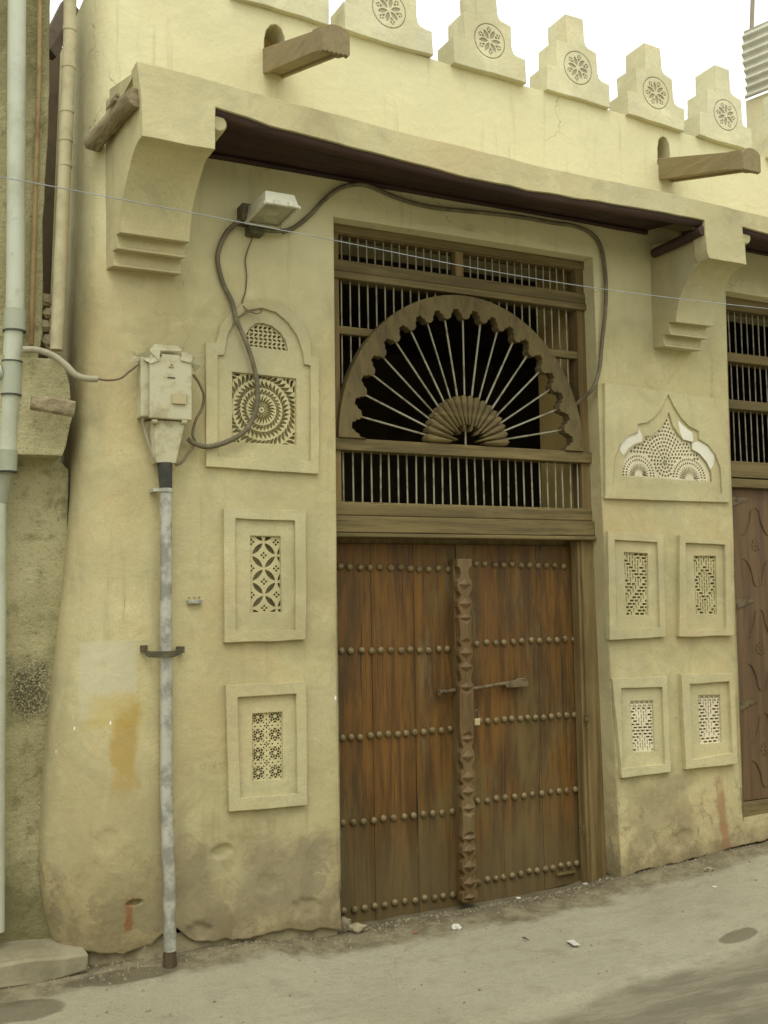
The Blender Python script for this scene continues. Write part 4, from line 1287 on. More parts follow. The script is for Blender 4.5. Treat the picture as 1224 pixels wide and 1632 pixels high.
# carved cover strip between the leaves
def pz(v): return at(738, v, 0.15).z
beats = [(891, 0.046), (903, 0.046), (906, 0.030), (914, 0.024), (921, 0.030), (926, 0.045), (934, 0.048), (942, 0.042), (948, 0.026), (953, 0.030), (958, 0.046), (966, 0.047), (972, 0.038), (978, 0.028), (984, 0.044), (990, 0.040), (1000, 0.037), (1014, 0.036), (1022, 0.041), (1030, 0.026), (1036, 0.044), (1044, 0.045), (1050, 0.034), (1055, 0.026), (1061, 0.043), (1068, 0.045), (1076, 0.034), (1084, 0.030), (1092, 0.046), (1104, 0.044), (1140, 0.045), (1170, 0.043), (1182, 0.038), (1190, 0.026), (1198, 0.044), (1210, 0.046), (1218, 0.030), (1224, 0.028), (1230, 0.045), (1242, 0.046), (1248, 0.028), (1254, 0.044), (1264, 0.045), (1272, 0.027), (1278, 0.040), (1284, 0.045), (1292, 0.038), (1315, 0.037), (1332, 0.042), (1340, 0.026), (1347, 0.043), (1358, 0.045), (1365, 0.027), (1372, 0.044), (1384, 0.045), (1392, 0.027), (1398, 0.043), (1410, 0.045), (1416, 0.030), (1421, 0.048), (1433, 0.050), (1436, 0.040)]
mb = MB()
x_of = lambda v: lerp(0.820, 0.806, (v - 890) / 546)
left_ = []; right_ = []
for v, hw in beats:
    z = pz(v); xc_ = x_of(v)
    left_.append((xc_ - hw, z)); right_.append((xc_ + hw, z))
mb.prism(left_ + right_[::-1], 0.108, 0.150)
for v, rz in ((931, 0.034), (962, 0.034), (984, 0.022), (1040, 0.030), (1062, 0.030), (1094, 0.026), (1176, 0.026), (1204, 0.034), (1237, 0.034), (1260, 0.030), (1286, 0.024), (1334, 0.024), (1353, 0.034), (1379, 0.034), (1405, 0.034), (1428, 0.020)):
    z = pz(v); xc_ = x_of(v); hw = 0.044
    L = [(xc_ + hw * cos(t), 0.1085, z + rz * sin(t)) for t in (0, pi / 2, pi, 3 * pi / 2)]
    L2 = [(xc_ + 0.22 * hw * cos(t), 0.093, z + 0.22 * rz * sin(t)) for t in (0, pi / 2, pi, 3 * pi / 2)]
    mb.poly(L + L2, [(4, 5, 6, 7)] + [(q, (q + 1) % 4, (q + 1) % 4 + 4, q + 4) for q in range(4)])
for v0, v1 in ((988, 1022), (1100, 1170), (1294, 1328)):
    za_, zb_ = pz(v1), pz(v0); xc_ = x_of((v0 + v1) / 2)
    mb.poly([(xc_ - 0.036, 0.1085, za_), (xc_ + 0.036, 0.1085, za_), (xc_ + 0.036, 0.1085, zb_), (xc_ - 0.036, 0.1085, zb_), (xc_, 0.090, za_ + 0.02), (xc_, 0.090, zb_ - 0.02)], [(0, 1, 4), (1, 2, 5, 4), (2, 3, 5), (3, 0, 4, 5)])
cs = mb.build('cover_strip', M['post'], ll, bevel=0.003)
cs['label'] = 'carved upright strip of bosses where the door leaves meet'
mb = MB(); mb.hexa([(0.775, 0.150, pz(1436)), (0.860, 0.150, pz(1436)), (0.872, 0.150, pz(891)), (0.772, 0.150, pz(891))], [(0.775, 0.205, pz(1436)), (0.860, 0.205, pz(1436)), (0.872, 0.205, pz(891)), (0.772, 0.205, pz(891))])
mb.build('strip_board', M['post'], ll, bevel=0.004)
# sliding bolt and hasp
mb = MB()
mb.tube([at(700, 1103, 0.17), at(728, 1100, 0.165)], 0.012, 8); mb.tube([at(752, 1098, 0.16), at(812, 1088, 0.16)], 0.011, 8)
mb.tube([at(700, 1101, 0.195), at(700, 1106, 0.165)], 0.011, 8)
o = mb.build('bolt', M['iron'], rl, smooth=50)
mb = MB()
Q = [at(800, 1088, 0.165), at(834, 1081, 0.165), at(841, 1088, 0.165), at(838, 1094, 0.165), at(806, 1096, 0.165)]
mb.prism([(q.x, q.z) for q in Q], 0.150, 0.185)
mb.tube([at(822, 1083, 0.16), at(836, 1082, 0.15), at(840, 1086, 0.16)], 0.007, 6)
mb.build('hasp', M['iron'], rl, bevel=0.003)
# padlock hanging on the strip
pl = thing('padlock', at(759, 1150, 0.135), 'small padlock hanging beside the carved middle strip of the studded door', 'padlock')
mb = MB(); c = at(759, 1150, 0.135); mb.box(c.x - 0.018, c.x + 0.018, 0.120, 0.140, c.z - 0.020, c.z + 0.018); mb.build('lock_body', M['tag'], pl, bevel=0.004)
mb = MB(); mb.tube(spline([(c.x - 0.012, 0.13, c.z + 0.016), (c.x - 0.012, 0.13, c.z + 0.05), (c.x, 0.13, c.z + 0.064), (c.x + 0.012, 0.13, c.z + 0.05), (c.x + 0.012, 0.13, c.z + 0.016)], 5), 0.0038, 6); mb.build('shackle', M['iron'], pl, smooth=60)
# latch keeps on the frame
for u, v in ((934, 1143), (930, 1322)):
    mb = MB(); c = at(u, v, YG); mb.box(c.x - 0.012, c.x + 0.010, YG - 0.012, YG + 0.002, c.z - 0.022, c.z + 0.022); mb.build('keeper', M['iron'], df, bevel=0.003)

# ================================================================== second bay at the right edge
XR = 2.66
mb = MB(); mb.prism([(2.60, 0.25), (4.34, 0.25), (4.34, 3.71), (2.60, 3.71)], YG + 0.012, YG + 0.11, [[(2.80, 0.30), (4.16, 0.30), (4.16, 3.66), (2.80, 3.66)]])
f2 = mb.build('fanlight_frame', M['framev'], house, bevel=0.005)
f2['label'] = 'upright frame and grille of the second doorway at the right edge'
for z0, z1 in ((3.50, 3.70), (3.155, 3.215), (2.845, 2.905), (2.40, 2.505), (2.335, 2.392)):
    mb = MB(); mb.box(2.62, 4.32, YG - 0.01, YG + 0.10, z0, z1); mb.build('rail', M['frame'], f2, bevel=0.005)
for z0, h in ((3.21, 0.30), (2.90, 0.26), (2.50, 0.35)):
    b = barmesh(h)
    put_bars(b, [2.845 + 0.052 * i for i in range(25)], z0, f2, YG + 0.04)
mb = MB(); mb.box(2.62, 4.32, YG - 0.015, YG + 0.12, 0.262, 0.345); mb.build('threshold', M['frame'], f2, bevel=0.006)
for xa, xb in ((2.803, 3.46), (3.48, 4.157)):
    mb = MB(); mb.box(xa, xb, YG + 0.04, YG + 0.085, 0.35, 2.333)
    dl = mb.build('door_leaf', M['rdoor'], house, bevel=0.003)
    dl['label'] = 'reddish carved door leaf of the second doorway'
    if xa < 3:
        for z0 in (2.28, 1.62, 0.98):
            mb = MB(); mb.poly([(xa + 0.0, YG + 0.028, z0), (xa + 0.20, YG + 0.034, z0 - 0.005), (xa + 0.20, YG + 0.034, z0 - 0.015), (xa + 0.0, YG + 0.028, z0 - 0.075)] + [(xa + 0.0, YG + 0.041, z0), (xa + 0.20, YG + 0.041, z0 - 0.005), (xa + 0.20, YG + 0.041, z0 - 0.015), (xa + 0.0, YG + 0.041, z0 - 0.075)], [(0, 1, 2, 3), (7, 6, 5, 4), (0, 4, 5, 1), (1, 5, 6, 2), (2, 6, 7, 3), (3, 7, 4, 0)])
            mb.build('hinge_strap', M['iron'], dl)
    cxm = xa + 0.245
    for zc in (1.97, 1.30, 0.66):
        mb = MB()
        for k in range(8):
            a = k * pi / 4
            L = leaf(cxm + 0.028 * cos(a), zc + 0.028 * sin(a), cos(a), sin(a), 0.036, 0.018)
            mb.prism(L, YG + 0.036, YG + 0.042)
        mb.tube([(cxm, YG + 0.034, zc), (cxm, YG + 0.042, zc)], 0.012, 8)
        mb.build('carved_rosette', M['rdoor'], dl)
    for zc, s in ((2.18, 1), (1.73, -1), (1.52, 1), (1.06, -1), (0.86, 1), (0.45, -1)):
        for sx in (-1, 1):
            mb = MB()
            P = [(cxm + sx * 0.008, YG + 0.040, zc + s * 0.03), (cxm + sx * 0.035, YG + 0.038, zc + s * 0.01), (cxm + sx * 0.05, YG + 0.038, zc - s * 0.06), (cxm + sx * 0.085, YG + 0.038, zc - s * 0.13), (cxm + sx * 0.12, YG + 0.040, zc - s * 0.15)]
            mb.tube(spline(P, 5), [0.003 + 0.003 * sin(pi * i / 20) for i in range(21)], 6)
            mb.build('carved_scroll', M['rdoor'], dl, smooth=60)

# ---- inside: thick reveals and the unlit passage
mb = MB()
mb.box(1.668, 1.70, 0.215, 0.56, 1.9, 3.7)
mb.build('inner_pier', M['inner'], house)
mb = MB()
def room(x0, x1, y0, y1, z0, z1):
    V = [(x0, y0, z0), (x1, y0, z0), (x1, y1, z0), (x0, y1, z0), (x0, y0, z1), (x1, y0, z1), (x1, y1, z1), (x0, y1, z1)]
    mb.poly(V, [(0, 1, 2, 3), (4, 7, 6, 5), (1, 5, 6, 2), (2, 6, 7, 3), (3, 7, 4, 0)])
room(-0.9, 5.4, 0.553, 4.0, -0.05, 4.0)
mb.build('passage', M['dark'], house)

# ================================================================== services on the wall
# meter box on its conduit
yb = -0.115
mt = thing('meter_box', at(265, 620, 0), 'cream metal meter box with tapered lower half on the left pillar', 'meter box')
f4 = [at(238, 563, yb), at(306, 566, yb), at(309, 664, yb), at(239, 664, yb)]
x0, x1 = f4[3].x, f4[1].x; z0, z1 = f4[3].z, f4[0].z
mb = MB(); mb.box(x0 - 0.034, x1 - 0.004, yb + 0.031, 0.02, z0 + 0.005, z1 - 0.012); mb.build('box_body', M['box'], mt, bevel=0.006)
mb = MB(); mb.box(x0, x1, yb, yb + 0.028, z0 - 0.006, z1 + 0.004); mb.build('box_cover', M['box'], mt, bevel=0.006)
YL = {0: -0.045, 1: yb - 0.004}
mb = MB()
q = [at(205, 578, -0.035), at(215, 567, -0.05), at(238, 558, yb - 0.006), at(256, 557, yb - 0.006), at(254, 574, yb - 0.006), at(241, 579, yb - 0.006), at(229, 573, -0.07)]
mb.poly(q, [tuple(range(7))])
q = [at(290, 560, yb - 0.006), at(308, 567, yb - 0.002), at(321, 583, -0.06), at(311, 592, -0.06), at(303, 578, yb - 0.006), at(288, 574, yb - 0.006)]
mb.poly(q, [tuple(range(6))])
q = [at(238, 558, yb - 0.006), at(290, 560, yb - 0.006), at(284, 552, -0.02), at(246, 549, -0.02)]
mb.poly(q, [(0, 1, 2, 3)])
o = mb.build('top_plate', M['box'], mt); sm = o.modifiers.new('solid', 'SOLIDIFY'); sm.thickness = 0.005; sm.offset = 0
mb = MB()
zt, zl = z0 - 0.008, at(264, 738, -0.08).z
xm = (at(250, 738, -0.08).x + at(279, 738, -0.08).x) / 2
hw = 0.046
mb.hexa([(x0 + 0.025, -0.092, zt), (x1 - 0.025, -0.092, zt), (xm + hw, -0.085, zl), (xm - hw, -0.085, zl)], [(x0 - 0.004, 0.02, zt), (x1 - 0.01, 0.02, zt), (xm + hw, 0.02, zl), (xm - hw, 0.02, zl)])
mb.build('cable_funnel', M['box'], mt, bevel=0.004)
mb = MB(); c = at(286, 636, yb); mb.box(c.x - 0.036, c.x + 0.030, yb - 0.012, yb - 0.0005, c.z - 0.025, c.z + 0.024); mb.build('label_plate', M['tag'], mt, bevel=0.002)
mb = MB(); c = at(273, 602, yb); mb.box(c.x - 0.018, c.x + 0.018, yb - 0.003, yb - 0.0005, c.z - 0.003, c.z + 0.003); mb.build('slot', M['clamp'], mt)
mb = MB(); c = at(273, 583, yb)
for a in range(3):
    t = a * 2 * pi / 3 + pi / 2
    mb.tube([(c.x + 0.012 * cos(t), yb - 0.003, c.z + 0.012 * sin(t)), (c.x + 0.012 * cos(t + 2.1), yb - 0.003, c.z + 0.012 * sin(t + 2.1))], 0.003, 6)
mb.build('embossed_mark', M['tag'], mt)
for u, v in ((256, 566), (289, 567)):
    mb = MB(); c = at(u, v, yb); mb.tube([(c.x, yb - 0.006, c.z), (c.x, yb, c.z)], 0.005, 8); mb.build('screw', M['clamp'], mt)
for u in (246, 293):
    mb = MB(); c = at(u, 672, -0.10); mb.tube([(c.x - 0.012, -0.10, c.z), (c.x + 0.012, -0.10, c.z)], 0.013, 8); mb.build('wing_nut', M['box'], mt, smooth=50)
# conduit
xc = at(265, 800, -0.07).x
cp = thing('conduit_pipe', (xc, -0.07, 0), 'dented galvanised conduit pipe running from the meter box to the ground', 'pipe')
zlow = -0.0
yfoot = -0.135
path = []
for j in range(15):
    t = j / 14; z = lerp(2.19, zlow, t)
    path.append((xc + 0.004 * nz(z * 2, 1), lerp(-0.065, yfoot, sstep(1.2, -0.1, z)), z))
mb = MB(); mb.tube(path, 0.0285, 16); mb.build('pipe', M['galv'], cp, smooth=50)
mb = MB(); mb.tube([(xc - 0.004, -0.06, zl + 0.002), (xc - 0.003, -0.062, zl - 0.05), (xc, -0.065, 2.185)], [0.036, 0.033, 0.030], 14); mb.build('sleeve', M['black'], cp, smooth=50)
mb = MB(); mb.tube([(xc, -0.065, 2.19), (xc, -0.065, 2.172)], 0.034, 14); mb.box(xc - 0.062, xc - 0.03, -0.075, 0.0, 2.174, 2.188); mb.build('strap', M['galv'], cp, smooth=50)
zc = at(262, 1040, -0.08).z
mb = MB()
P = spline([at(230, 1034, -0.05), at(236, 1042, -0.075), at(252, 1043, -0.108), at(265, 1043, -0.125), at(278, 1042, -0.108), at(290, 1036, -0.06)], 6)
for i in range(len(P) - 1):
    a = P[i]; b = P[i + 1]; h = Vector((0, 0, 0.015)); d = Vector((0, 0.005, 0))
    mb.hexa([a - h, b - h, b + h, a + h], [a - h + d, b - h + d, b + h + d, a + h + d])
for q in (P[0], P[-1]): mb.box(q.x - 0.014, q.x + 0.016, -0.052, 0.01, q.z - 0.014, q.z + 0.016)
mb.build('clamp', M['clamp'], cp, bevel=0.002)
mb = MB(); mb.tube([(xc, lerp(-0.065, yfoot, 0.97), 0.10), (xc, lerp(-0.065, yfoot, 0.985), 0.05), (xc, yfoot, 0.02), (xc, yfoot, -0.05)], [0.0288, 0.031, 0.036, 0.046], 14); mb.build('rusted_foot', M['foot'], cp, smooth=50)

# flood lamp under the canopy
lx0, lx1 = -0.555, -0.38
A = dict(bl=at(392, 355, -0.10), fl=at(423, 323, -0.30), fr=at(477, 333, -0.30), br=at(448, 368, -0.10))
x0 = -0.50; 
lp = thing('flood_lamp', at(385, 345, 0), 'pale grey flood lamp with glass face tilted down under the canopy', 'lamp')
pbl = at(392, 355, -0.08)
yfl = solve_y(423, 322, pbl.x)
pfl = at(423, 322, yfl); pfr = at(477, 333, yfl); pbr = at(448, 369, -0.08)
ptl = at(423, 302, yfl + 0.02); ptr = at(472, 309, yfl + 0.02)
wd_ = Vector((pfr.x - pfl.x, 0, 0))
zt_ = ptl.z
# housing shell: closed top and sides, open face below
fl_, fr_, br_, bl_ = pfl, pfl + wd_, pbl + wd_, pbl
up = Vector((0, 0.03, zt_ - pfl.z))
tfl = pfl + up + Vector((0.012, 0, 0)); tfr = fr_ + up - Vector((0.012, 0, 0)); tmid = Vector((0, 0.12, 0.012))
tbl = pbl + Vector((0.012, 0.02, 0.085)); tbr = br_ + Vector((-0.012, 0.02, 0.085))
mb = MB()
mb.poly([fl_, fr_, br_, bl_, tfl, tfr, tbr, tbl], [(0, 1, 5, 4), (1, 2, 6, 5), (2, 3, 7, 6), (3, 0, 4, 7), (4, 5, 6, 7)])
o = mb.build('lamp_housing', M['lampbody'], lp); sm = o.modifiers.new('solid', 'SOLIDIFY'); sm.thickness = 0.006; bev(o, 0.008, 2)
mb = MB()
for a, b in ((fl_, fr_), (fr_, br_), (br_, bl_), (bl_, fl_)): mb.tube([a, b], 0.0085, 8)
mb.build('lamp_rim', M['lampbody'], lp, smooth=50)
mb = MB()
ins = 0.006
nrm = (fr_ - fl_).cross(bl_ - fl_).normalized()
if nrm.z < 0: nrm = -nrm
mb.hexa([fl_ + nrm * 0.002, fr_ + nrm * 0.002, br_ + nrm * 0.002, bl_ + nrm * 0.002], [fl_ + nrm * 0.006, fr_ + nrm * 0.006, br_ + nrm * 0.006, bl_ + nrm * 0.006]); mb.build('lamp_glass', M['glass'], lp)
mb = MB(); k_ = 0.03
mb.poly([fl_ + nrm * 0.012 + Vector((0.01, 0.01, 0)), fr_ + nrm * 0.012 + Vector((-0.01, 0.01, 0)), br_ + nrm * 0.012 - Vector((0.01, 0.01, 0)), bl_ + nrm * 0.012 + Vector((0.01, -0.01, 0)), fl_.lerp(br_, 0.32) + nrm * 0.045, fr_.lerp(bl_, 0.32) + nrm * 0.045, br_.lerp(fl_, 0.32) + nrm * 0.045, bl_.lerp(fr_, 0.32) + nrm * 0.045], [(0, 1, 5, 4), (1, 2, 6, 5), (2, 3, 7, 6), (3, 0, 4, 7), (4, 5, 6, 7)]); mb.build('reflector', M['reflector'], lp)
mb = MB(); cc = (fl_ + br_) / 2 + nrm * 0.022; mb.tube([cc - wd_ * 0.22, cc - wd_ * 0.12, cc + wd_ * 0.12, cc + wd_ * 0.22], [0.008, 0.018, 0.018, 0.008], 10); mb.build('bulb', M['bulb'], lp, smooth=60)
mb = MB(); mb.box(pbl.x - 0.02, pbl.x + 0.05, -0.085, 0.0, pbl.z + 0.005, pbl.z + 0.10); mb.box(pbl.x + 0.02, pbl.x + 0.10, -0.08, 0.0, pbl.z - 0.045, pbl.z + 0.0); mb.build('lamp_bracket', M['clamp'], lp, bevel=0.006)
for t in (0.3, 0.72):
    mb = MB(); c = fl_.lerp(fr_, t); mb.box(c.x - 0.012, c.x + 0.012, c.y - 0.016, c.y + 0.004, c.z - 0.008, c.z + 0.016); mb.build('clip', M['lampbody'], lp, bevel=0.003)

def cable(name, P, r, mat, label, cat='cable', k=8, n=8, group=None):
    mb = MB(); mb.tube(spline(P, k), r, n)
    return tag(mb.build(name, M[mat], None, smooth=60), label, cat, group)
cable('power_cable', [at(300, 700, -0.06), at(308, 706, -0.05), at(330, 712, -0.045), at(362, 704, -0.045), at(392, 685, -0.045), at(408, 652, -0.045), at(410, 612, -0.045), at(403, 578, -0.045), at(392, 545, -0.045), at(377, 510, -0.04), at(370, 482, -0.02), at(355, 450, -0.02), at(347, 415, -0.02), at(352, 388, -0.02), at(366, 365, -0.03), at(388, 352, -0.05), at(420, 366, -0.06), at(455, 368, -0.05)], 0.0125, 'cable', 'thick grey cable looping from the meter box up to the flood lamp')
cable('power_cable', [at(450, 370, -0.05), at(470, 362, -0.03), at(495, 342, -0.02), at(515, 320, -0.02), at(540, 301, -0.02), at(565, 294, -0.02), at(590, 297, -0.02), at(625, 312, -0.02), at(660, 324, -0.02), at(700, 332, -0.02), at(760, 338, -0.02), at(830, 346, -0.02), at(880, 355, -0.02), at(915, 360, -0.02), at(942, 372, -0.022), at(958, 395, -0.022), at(965, 440, -0.022), at(965, 490, -0.022), at(960, 540, -0.022), at(955, 590, -0.022), at(945, 618, -0.02), at(930, 634, 0.04), at(917, 645, 0.08)], 0.012, 'cable', 'black cable running from the flood lamp along the top of the doorway and down')
cable('thin_wire', [at(404, 376, -0.02), at(396, 395, -0.015), at(391, 415, -0.012), at(393, 440, -0.012), at(391, 465, -0.012), at(386, 482, -0.012), at(394, 494, -0.04), at(410, 500, -0.045), at(417, 495, -0.045), at(408, 493, -0.045), at(392, 500, -0.04), at(380, 506, -0.04)], 0.0035, 'thin', 'thin loose wire hanging from the flood lamp with a curl at its end', 'wire', 8, 6)
cable('box_cable', [at(308, 597, -0.09), at(317, 610, -0.08), at(325, 630, -0.07), at(322, 650, -0.06), at(312, 670, -0.06), at(307, 692, -0.05), at(311, 706, -0.045), at(300, 722, -0.05), at(290, 736, -0.06), at(280, 741, -0.06)], 0.007, 'thin', 'thin brown cable bowing out from the right side of the meter box', 'cable')
cable('box_cable', [at(243, 655, -0.06), at(228, 668, -0.05), at(232, 690, -0.045), at(240, 715, -0.045), at(248, 735, -0.05)], 0.008, 'cablegrey', 'short pale cable hugging the left side of the meter box funnel', 'cable')
cable('wall_cable', [at(36, 557, 0.02), at(60, 558, 0.02), at(85, 567, 0.0), at(105, 582, -0.02), at(120, 597, -0.03), at(136, 603, -0.03), at(155, 604, -0.025)], 0.0155, 'cablegrey', 'thick grey cable rising from the drain pipe round the house corner', 'cable')
cable('wall_wire', [at(150, 603, -0.025), at(172, 606, -0.025), at(192, 603, -0.03), at(206, 592, -0.04), at(222, 580, -0.06)], 0.005, 'thin', 'thin wire leading from the thick grey cable into the meter box', 'wire', 8, 6)
# overhead wire across the front
P = [(-8.0, -1.02, at(0, 282, -1.02).z + 0.55)]
P = []
for u, v in ((-200, 250), (0, 282), (210, 321), (532, 383), (760, 428), (970, 462), (1224, 492), (1500, 520)):
    P.append(at(u, v, -0.95))
cable('overhead_wire', P, 0.0019, 'wire', 'thin taut wire strung across the whole house front', 'wire', 6, 6)

# small plate screwed to the pillar
pp = at(311, 958, -0.02)
mb = MB(); mb.box(pp.x - 0.035, pp.x + 0.035, -0.022, 0.01, pp.z - 0.012, pp.z + 0.006)
for k in range(3): mb.tube([(pp.x - 0.025 + 0.025 * k, -0.026, pp.z + 0.018), (pp.x - 0.025 + 0.025 * k, 0.0, pp.z + 0.018)], 0.003, 6)
tag(mb.build('name_plate', M['galv'], None, bevel=0.002), 'tiny grey plate fixed to the wall right of the conduit pipe', 'plate')

# ================================================================== the neighbour on the left
YN = 0.24
nb = thing('neighbour_house', (-2.6, YN, 0), 'older house with rough stained green grey render at the left edge', 'house')
mb = MB()
ol = [(-7, -0.1), (-1.30, -0.1), (-1.30, 2.3), (-1.42, 2.42)]
redge = [(-1.425, 2.6), (-1.45, 2.75), (-1.43, 2.95), (-1.425, 3.2), (-1.43, 3.5), (-1.418, 3.8), (-1.405, 4.1), (-1.408, 4.5), (-1.40, 5.2)]
L = rough_poly(ol + redge + [(-7, 5.2)], 0.08, 0.012, 6)
g_ = []
x = -2.3
while x < -1.3:
    z = 0.0
    while z < 5.1:
        if x < -1.44 or z < 2.2: g_.append((x, z))
        z += 0.07
    x += 0.07
n = mb.prism(L, YN, YN + 0.35, (), g_)
for i in range(n):
    v = mb.v[i]
    mb.v[i] = (v[0], YN + 0.016 * nz(v[0] * 3, v[2] * 3, 9) + 0.008 * nz(v[0] * 12, v[2] * 12, 3) - 0.05 * (1 - sstep(0, 0.8, v[2])), v[2])
mb.build('wall', M['neighbour'], nb, smooth=50)
# lump of masonry where the upper wall is thicker
mb = MB()
c0 = [at(40, 566, 0.06), at(98, 572, 0.06), at(112, 610, 0.06), at(118, 660, 0.06), at(100, 726, 0.06), at(40, 722, 0.06)]
L = rough_poly([(-2.4, c0[5].z)] + [(q.x, q.z) for q in (c0[5], c0[4], c0[3], c0[2], c0[1], c0[0])] + [(-2.4, c0[0].z)], 0.05, 0.012, 3)
mb.prism(L, 0.08, 0.26)
mb.build('masonry_ledge', M['neighbour'], nb, smooth=40)
mb = MB()
a = at(50, 640, -0.02); b = at(119, 652, -0.02)
mb.tube([a, a.lerp(b, 0.5), b], [0.036, 0.038, 0.037], 8)
for i, v in enumerate(mb.v): mb.v[i] = (v[0], v[1] * 0.6 + 0.0 + 0.012 * nz(v[0] * 20, v[2] * 20), v[2])
o = mb.build('timber_stub', M['log'], nb, smooth=30)
mb = MB(); mb.box(-1.56, -1.30, 0.02, 0.10, a.z - 0.01, a.z + 0.02); 
# rubble in the gap
for u, v, r in ((72, 478, 0.035), (76, 500, 0.028), (70, 520, 0.03), (79, 545, 0.04)):
    mb = MB(); c = at(u, v, 0.28)
    mb.tube([c - Vector((r, 0, 0)), c - Vector((r * .5, 0, 0)), c + Vector((r * .5, 0, .0)), c + Vector((r, 0, 0))], [r * .4, r, r * .9, r * .4], 7)
    for i, q in enumerate(mb.v): mb.v[i] = tuple(Vector(q) + Vector((nz(*(Vector(q) * 30)), nz(q[2] * 30, q[0] * 30), nz(q[1] * 30, q[2] * 40))) * r * 0.5)
    mb.build('rubble_stone', M['stone'], nb)
# unlit back of the gap and the timber leaning over it
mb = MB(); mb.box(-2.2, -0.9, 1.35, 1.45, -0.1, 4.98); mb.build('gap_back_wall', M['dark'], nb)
tb = MB(); tb.tube([at(74, 84, 1.2), at(92, 52, 1.2), at(112, 12, 1.2)], 0.062, 6)
tag(tb.build('roof_timber', M['timber'], None), 'dark slanting timber against the sky in the gap between the two houses', 'timber')
# drain pipe
dp = thing('drain_pipe', at(25, 420, 0.05), 'fat grey plastic drain pipe with ringed joints down the left edge', 'pipe')
Yp = 0.10
def ppt(u, v): return at(u, v, Yp)
axis = [(27, -60), (27, 0), (25, 420), (24, 500), (20, 560), (16, 640), (13, 690), (11, 750)]
mb = MB(); mb.tube([ppt(*q) for q in axis], 0.042, 18); mb.build('pipe', M['pvc'], dp, smooth=50)
for (u0, v0, u1, v1, rr) in ((24, 494, 23, 528, 0.0495), (18.5, 577, 17, 630, 0.0485), (11.5, 718, 10, 752, 0.047)):
    mb = MB(); mb.tube([ppt(u0, v0), ppt(u1, v1)], rr, 18); o = mb.build('joint', M['pvcjoint'], dp, smooth=50)
    for (uu, vv) in ((u1, v1),) + (((u0, v0),) if v0 == 577 else ()):
        mb = MB(); c = ppt(uu, vv); mb.tube([c + Vector((0, 0, 0.003)), c - Vector((0, 0, 0.003))], rr + 0.003, 18); mb.build('seal_ring', M['seal'], o, smooth=50)
mb = MB(); mb.tube([ppt(-12, 596), ppt(2, 594)], 0.04, 14); mb.build('branch', M['pvcjoint'], dp, smooth=50)
mb = MB(); mb.tube([at(8, 745, 0.12), at(2, 775, 0.14), at(-2, 800, 0.16)], [0.040, 0.038, 0.036], 14); mb.build('offset_bend', M['pvcjoint'], dp, smooth=50)
mb = MB(); mb.tube([at(-3, 780, 0.16), at(-4, 1100, 0.16), at(-6, 1485, 0.12)], 0.036, 16); mb.build('lower_pipe', M['pvc'], dp, smooth=50)
# painted pipe in the corner, thin rusty conduit on the neighbour's wall
mb = MB(); mb.tube([at(112, -40, 0.06), at(111, 60, 0.06), at(104, 250, 0.06), at(96, 420, 0.06), at(90, 558, 0.06)], 0.030, 14)
cpipe = thing('corner_pipe', at(90, 558, 0.06), 'cream painted vertical pipe tucked in the corner between the two houses', 'pipe')
mb.build('pipe', M['trunk'], cpipe, smooth=50)
for v in (46, 105, 176, 222, 262):
    mb = MB(); u = interp(v, [(-40, 112), (60, 111), (250, 104)]); c = at(u, v, 0.06); mb.tube([c + Vector((0, 0, 0.012)), c - Vector((0, 0, 0.012))], 0.033, 12); mb.build('pipe_clip', M['trunk'], cpipe, smooth=50)
mb = MB(); mb.tube([at(64, -30, 0.2), at(62, 140, 0.2), at(57, 300, 0.2), at(53, 430, 0.2), at(50, 550, 0.2)], 0.011, 8)
tag(mb.build('thin_conduit', M['rustpipe'], None, smooth=50), 'thin rusty conduit on the stained wall right of the fat drain pipe', 'pipe')

# concrete step at lower left
mb = MB()
ys_ = -0.10
f = [xz(u, v, ys_) for u, v in ((-60, 1586), (0, 1578), (60, 1570), (140, 1546), (142, 1518), (120, 1520), (60, 1528), (0, 1539), (-60, 1548))]
L = rough_poly(f, 0.04, 0.008, 8)
n = mb.prism(L, ys_, 0.42)
mb.v = [(x, y + 0.01 * nz(x * 9, z * 9), z + (0.012 * nz(x * 6, y * 6) if z > 0.02 else -0.05)) for x, y, z in mb.v]
tag(mb.build('door_step', M['slab'], None, bevel=0.012, smooth=40), 'worn low concrete step at the lower left, butting the pillar', 'step')
mb = MB(); mb.box(-6, -1.85, -0.12, 0.4, -0.1, 0.08); 

# ================================================================== rooftop shed at the upper right
sh = thing('roof_shed', (5.1, 2.0, 4.8), 'corrugated metal shed on a pale wall rising behind the parapet', 'shed')
mb = MB()
P0 = at(1188, 158, 2.0); HT = at(1188, 52, 2.0).z - P0.z
dS = Vector((0.26, -0.965, 0)); nS = Vector((-0.965, -0.26, 0))
N = 110
L1 = []; L2 = []
for i in range(N + 1):
    z = HT * i / N
    off = 0.016 * sin(2 * pi * z / 0.082)
    q = P0 + nS * off + Vector((0, 0, z))
    L1.append(q + dS * (0.012 * sin(z * 11))); L2.append(q + dS * 1.5)
mb.v += [tuple(q) for q in L1 + L2]
mb.f += [(i, i + 1, N + 2 + i, N + 1 + i) for i in range(N)]
mb.build('corrugated_sheet', M['corr'], sh, smooth=60)
mb = MB()
a = P0 - nS * 0.04 - Vector((0, 0, 1.4)) - dS * 0.02; b = a + dS * 1.6; bk = -nS * 1.2
hh = Vector((0, 0, 1.40))
mb.hexa([a, b, b + hh, a + hh], [a + bk, b + bk, b + bk + hh, a + bk + hh])
mb.build('shed_wall', M['farwall'], sh)
PT = at(1196, 60, 2.0)
mb = MB(); q = at(1197, 70, 2.1); q1 = at(1201, -40, 2.1); mb.tube([q, q1, q1 + (q1 - q)], 0.02, 8)
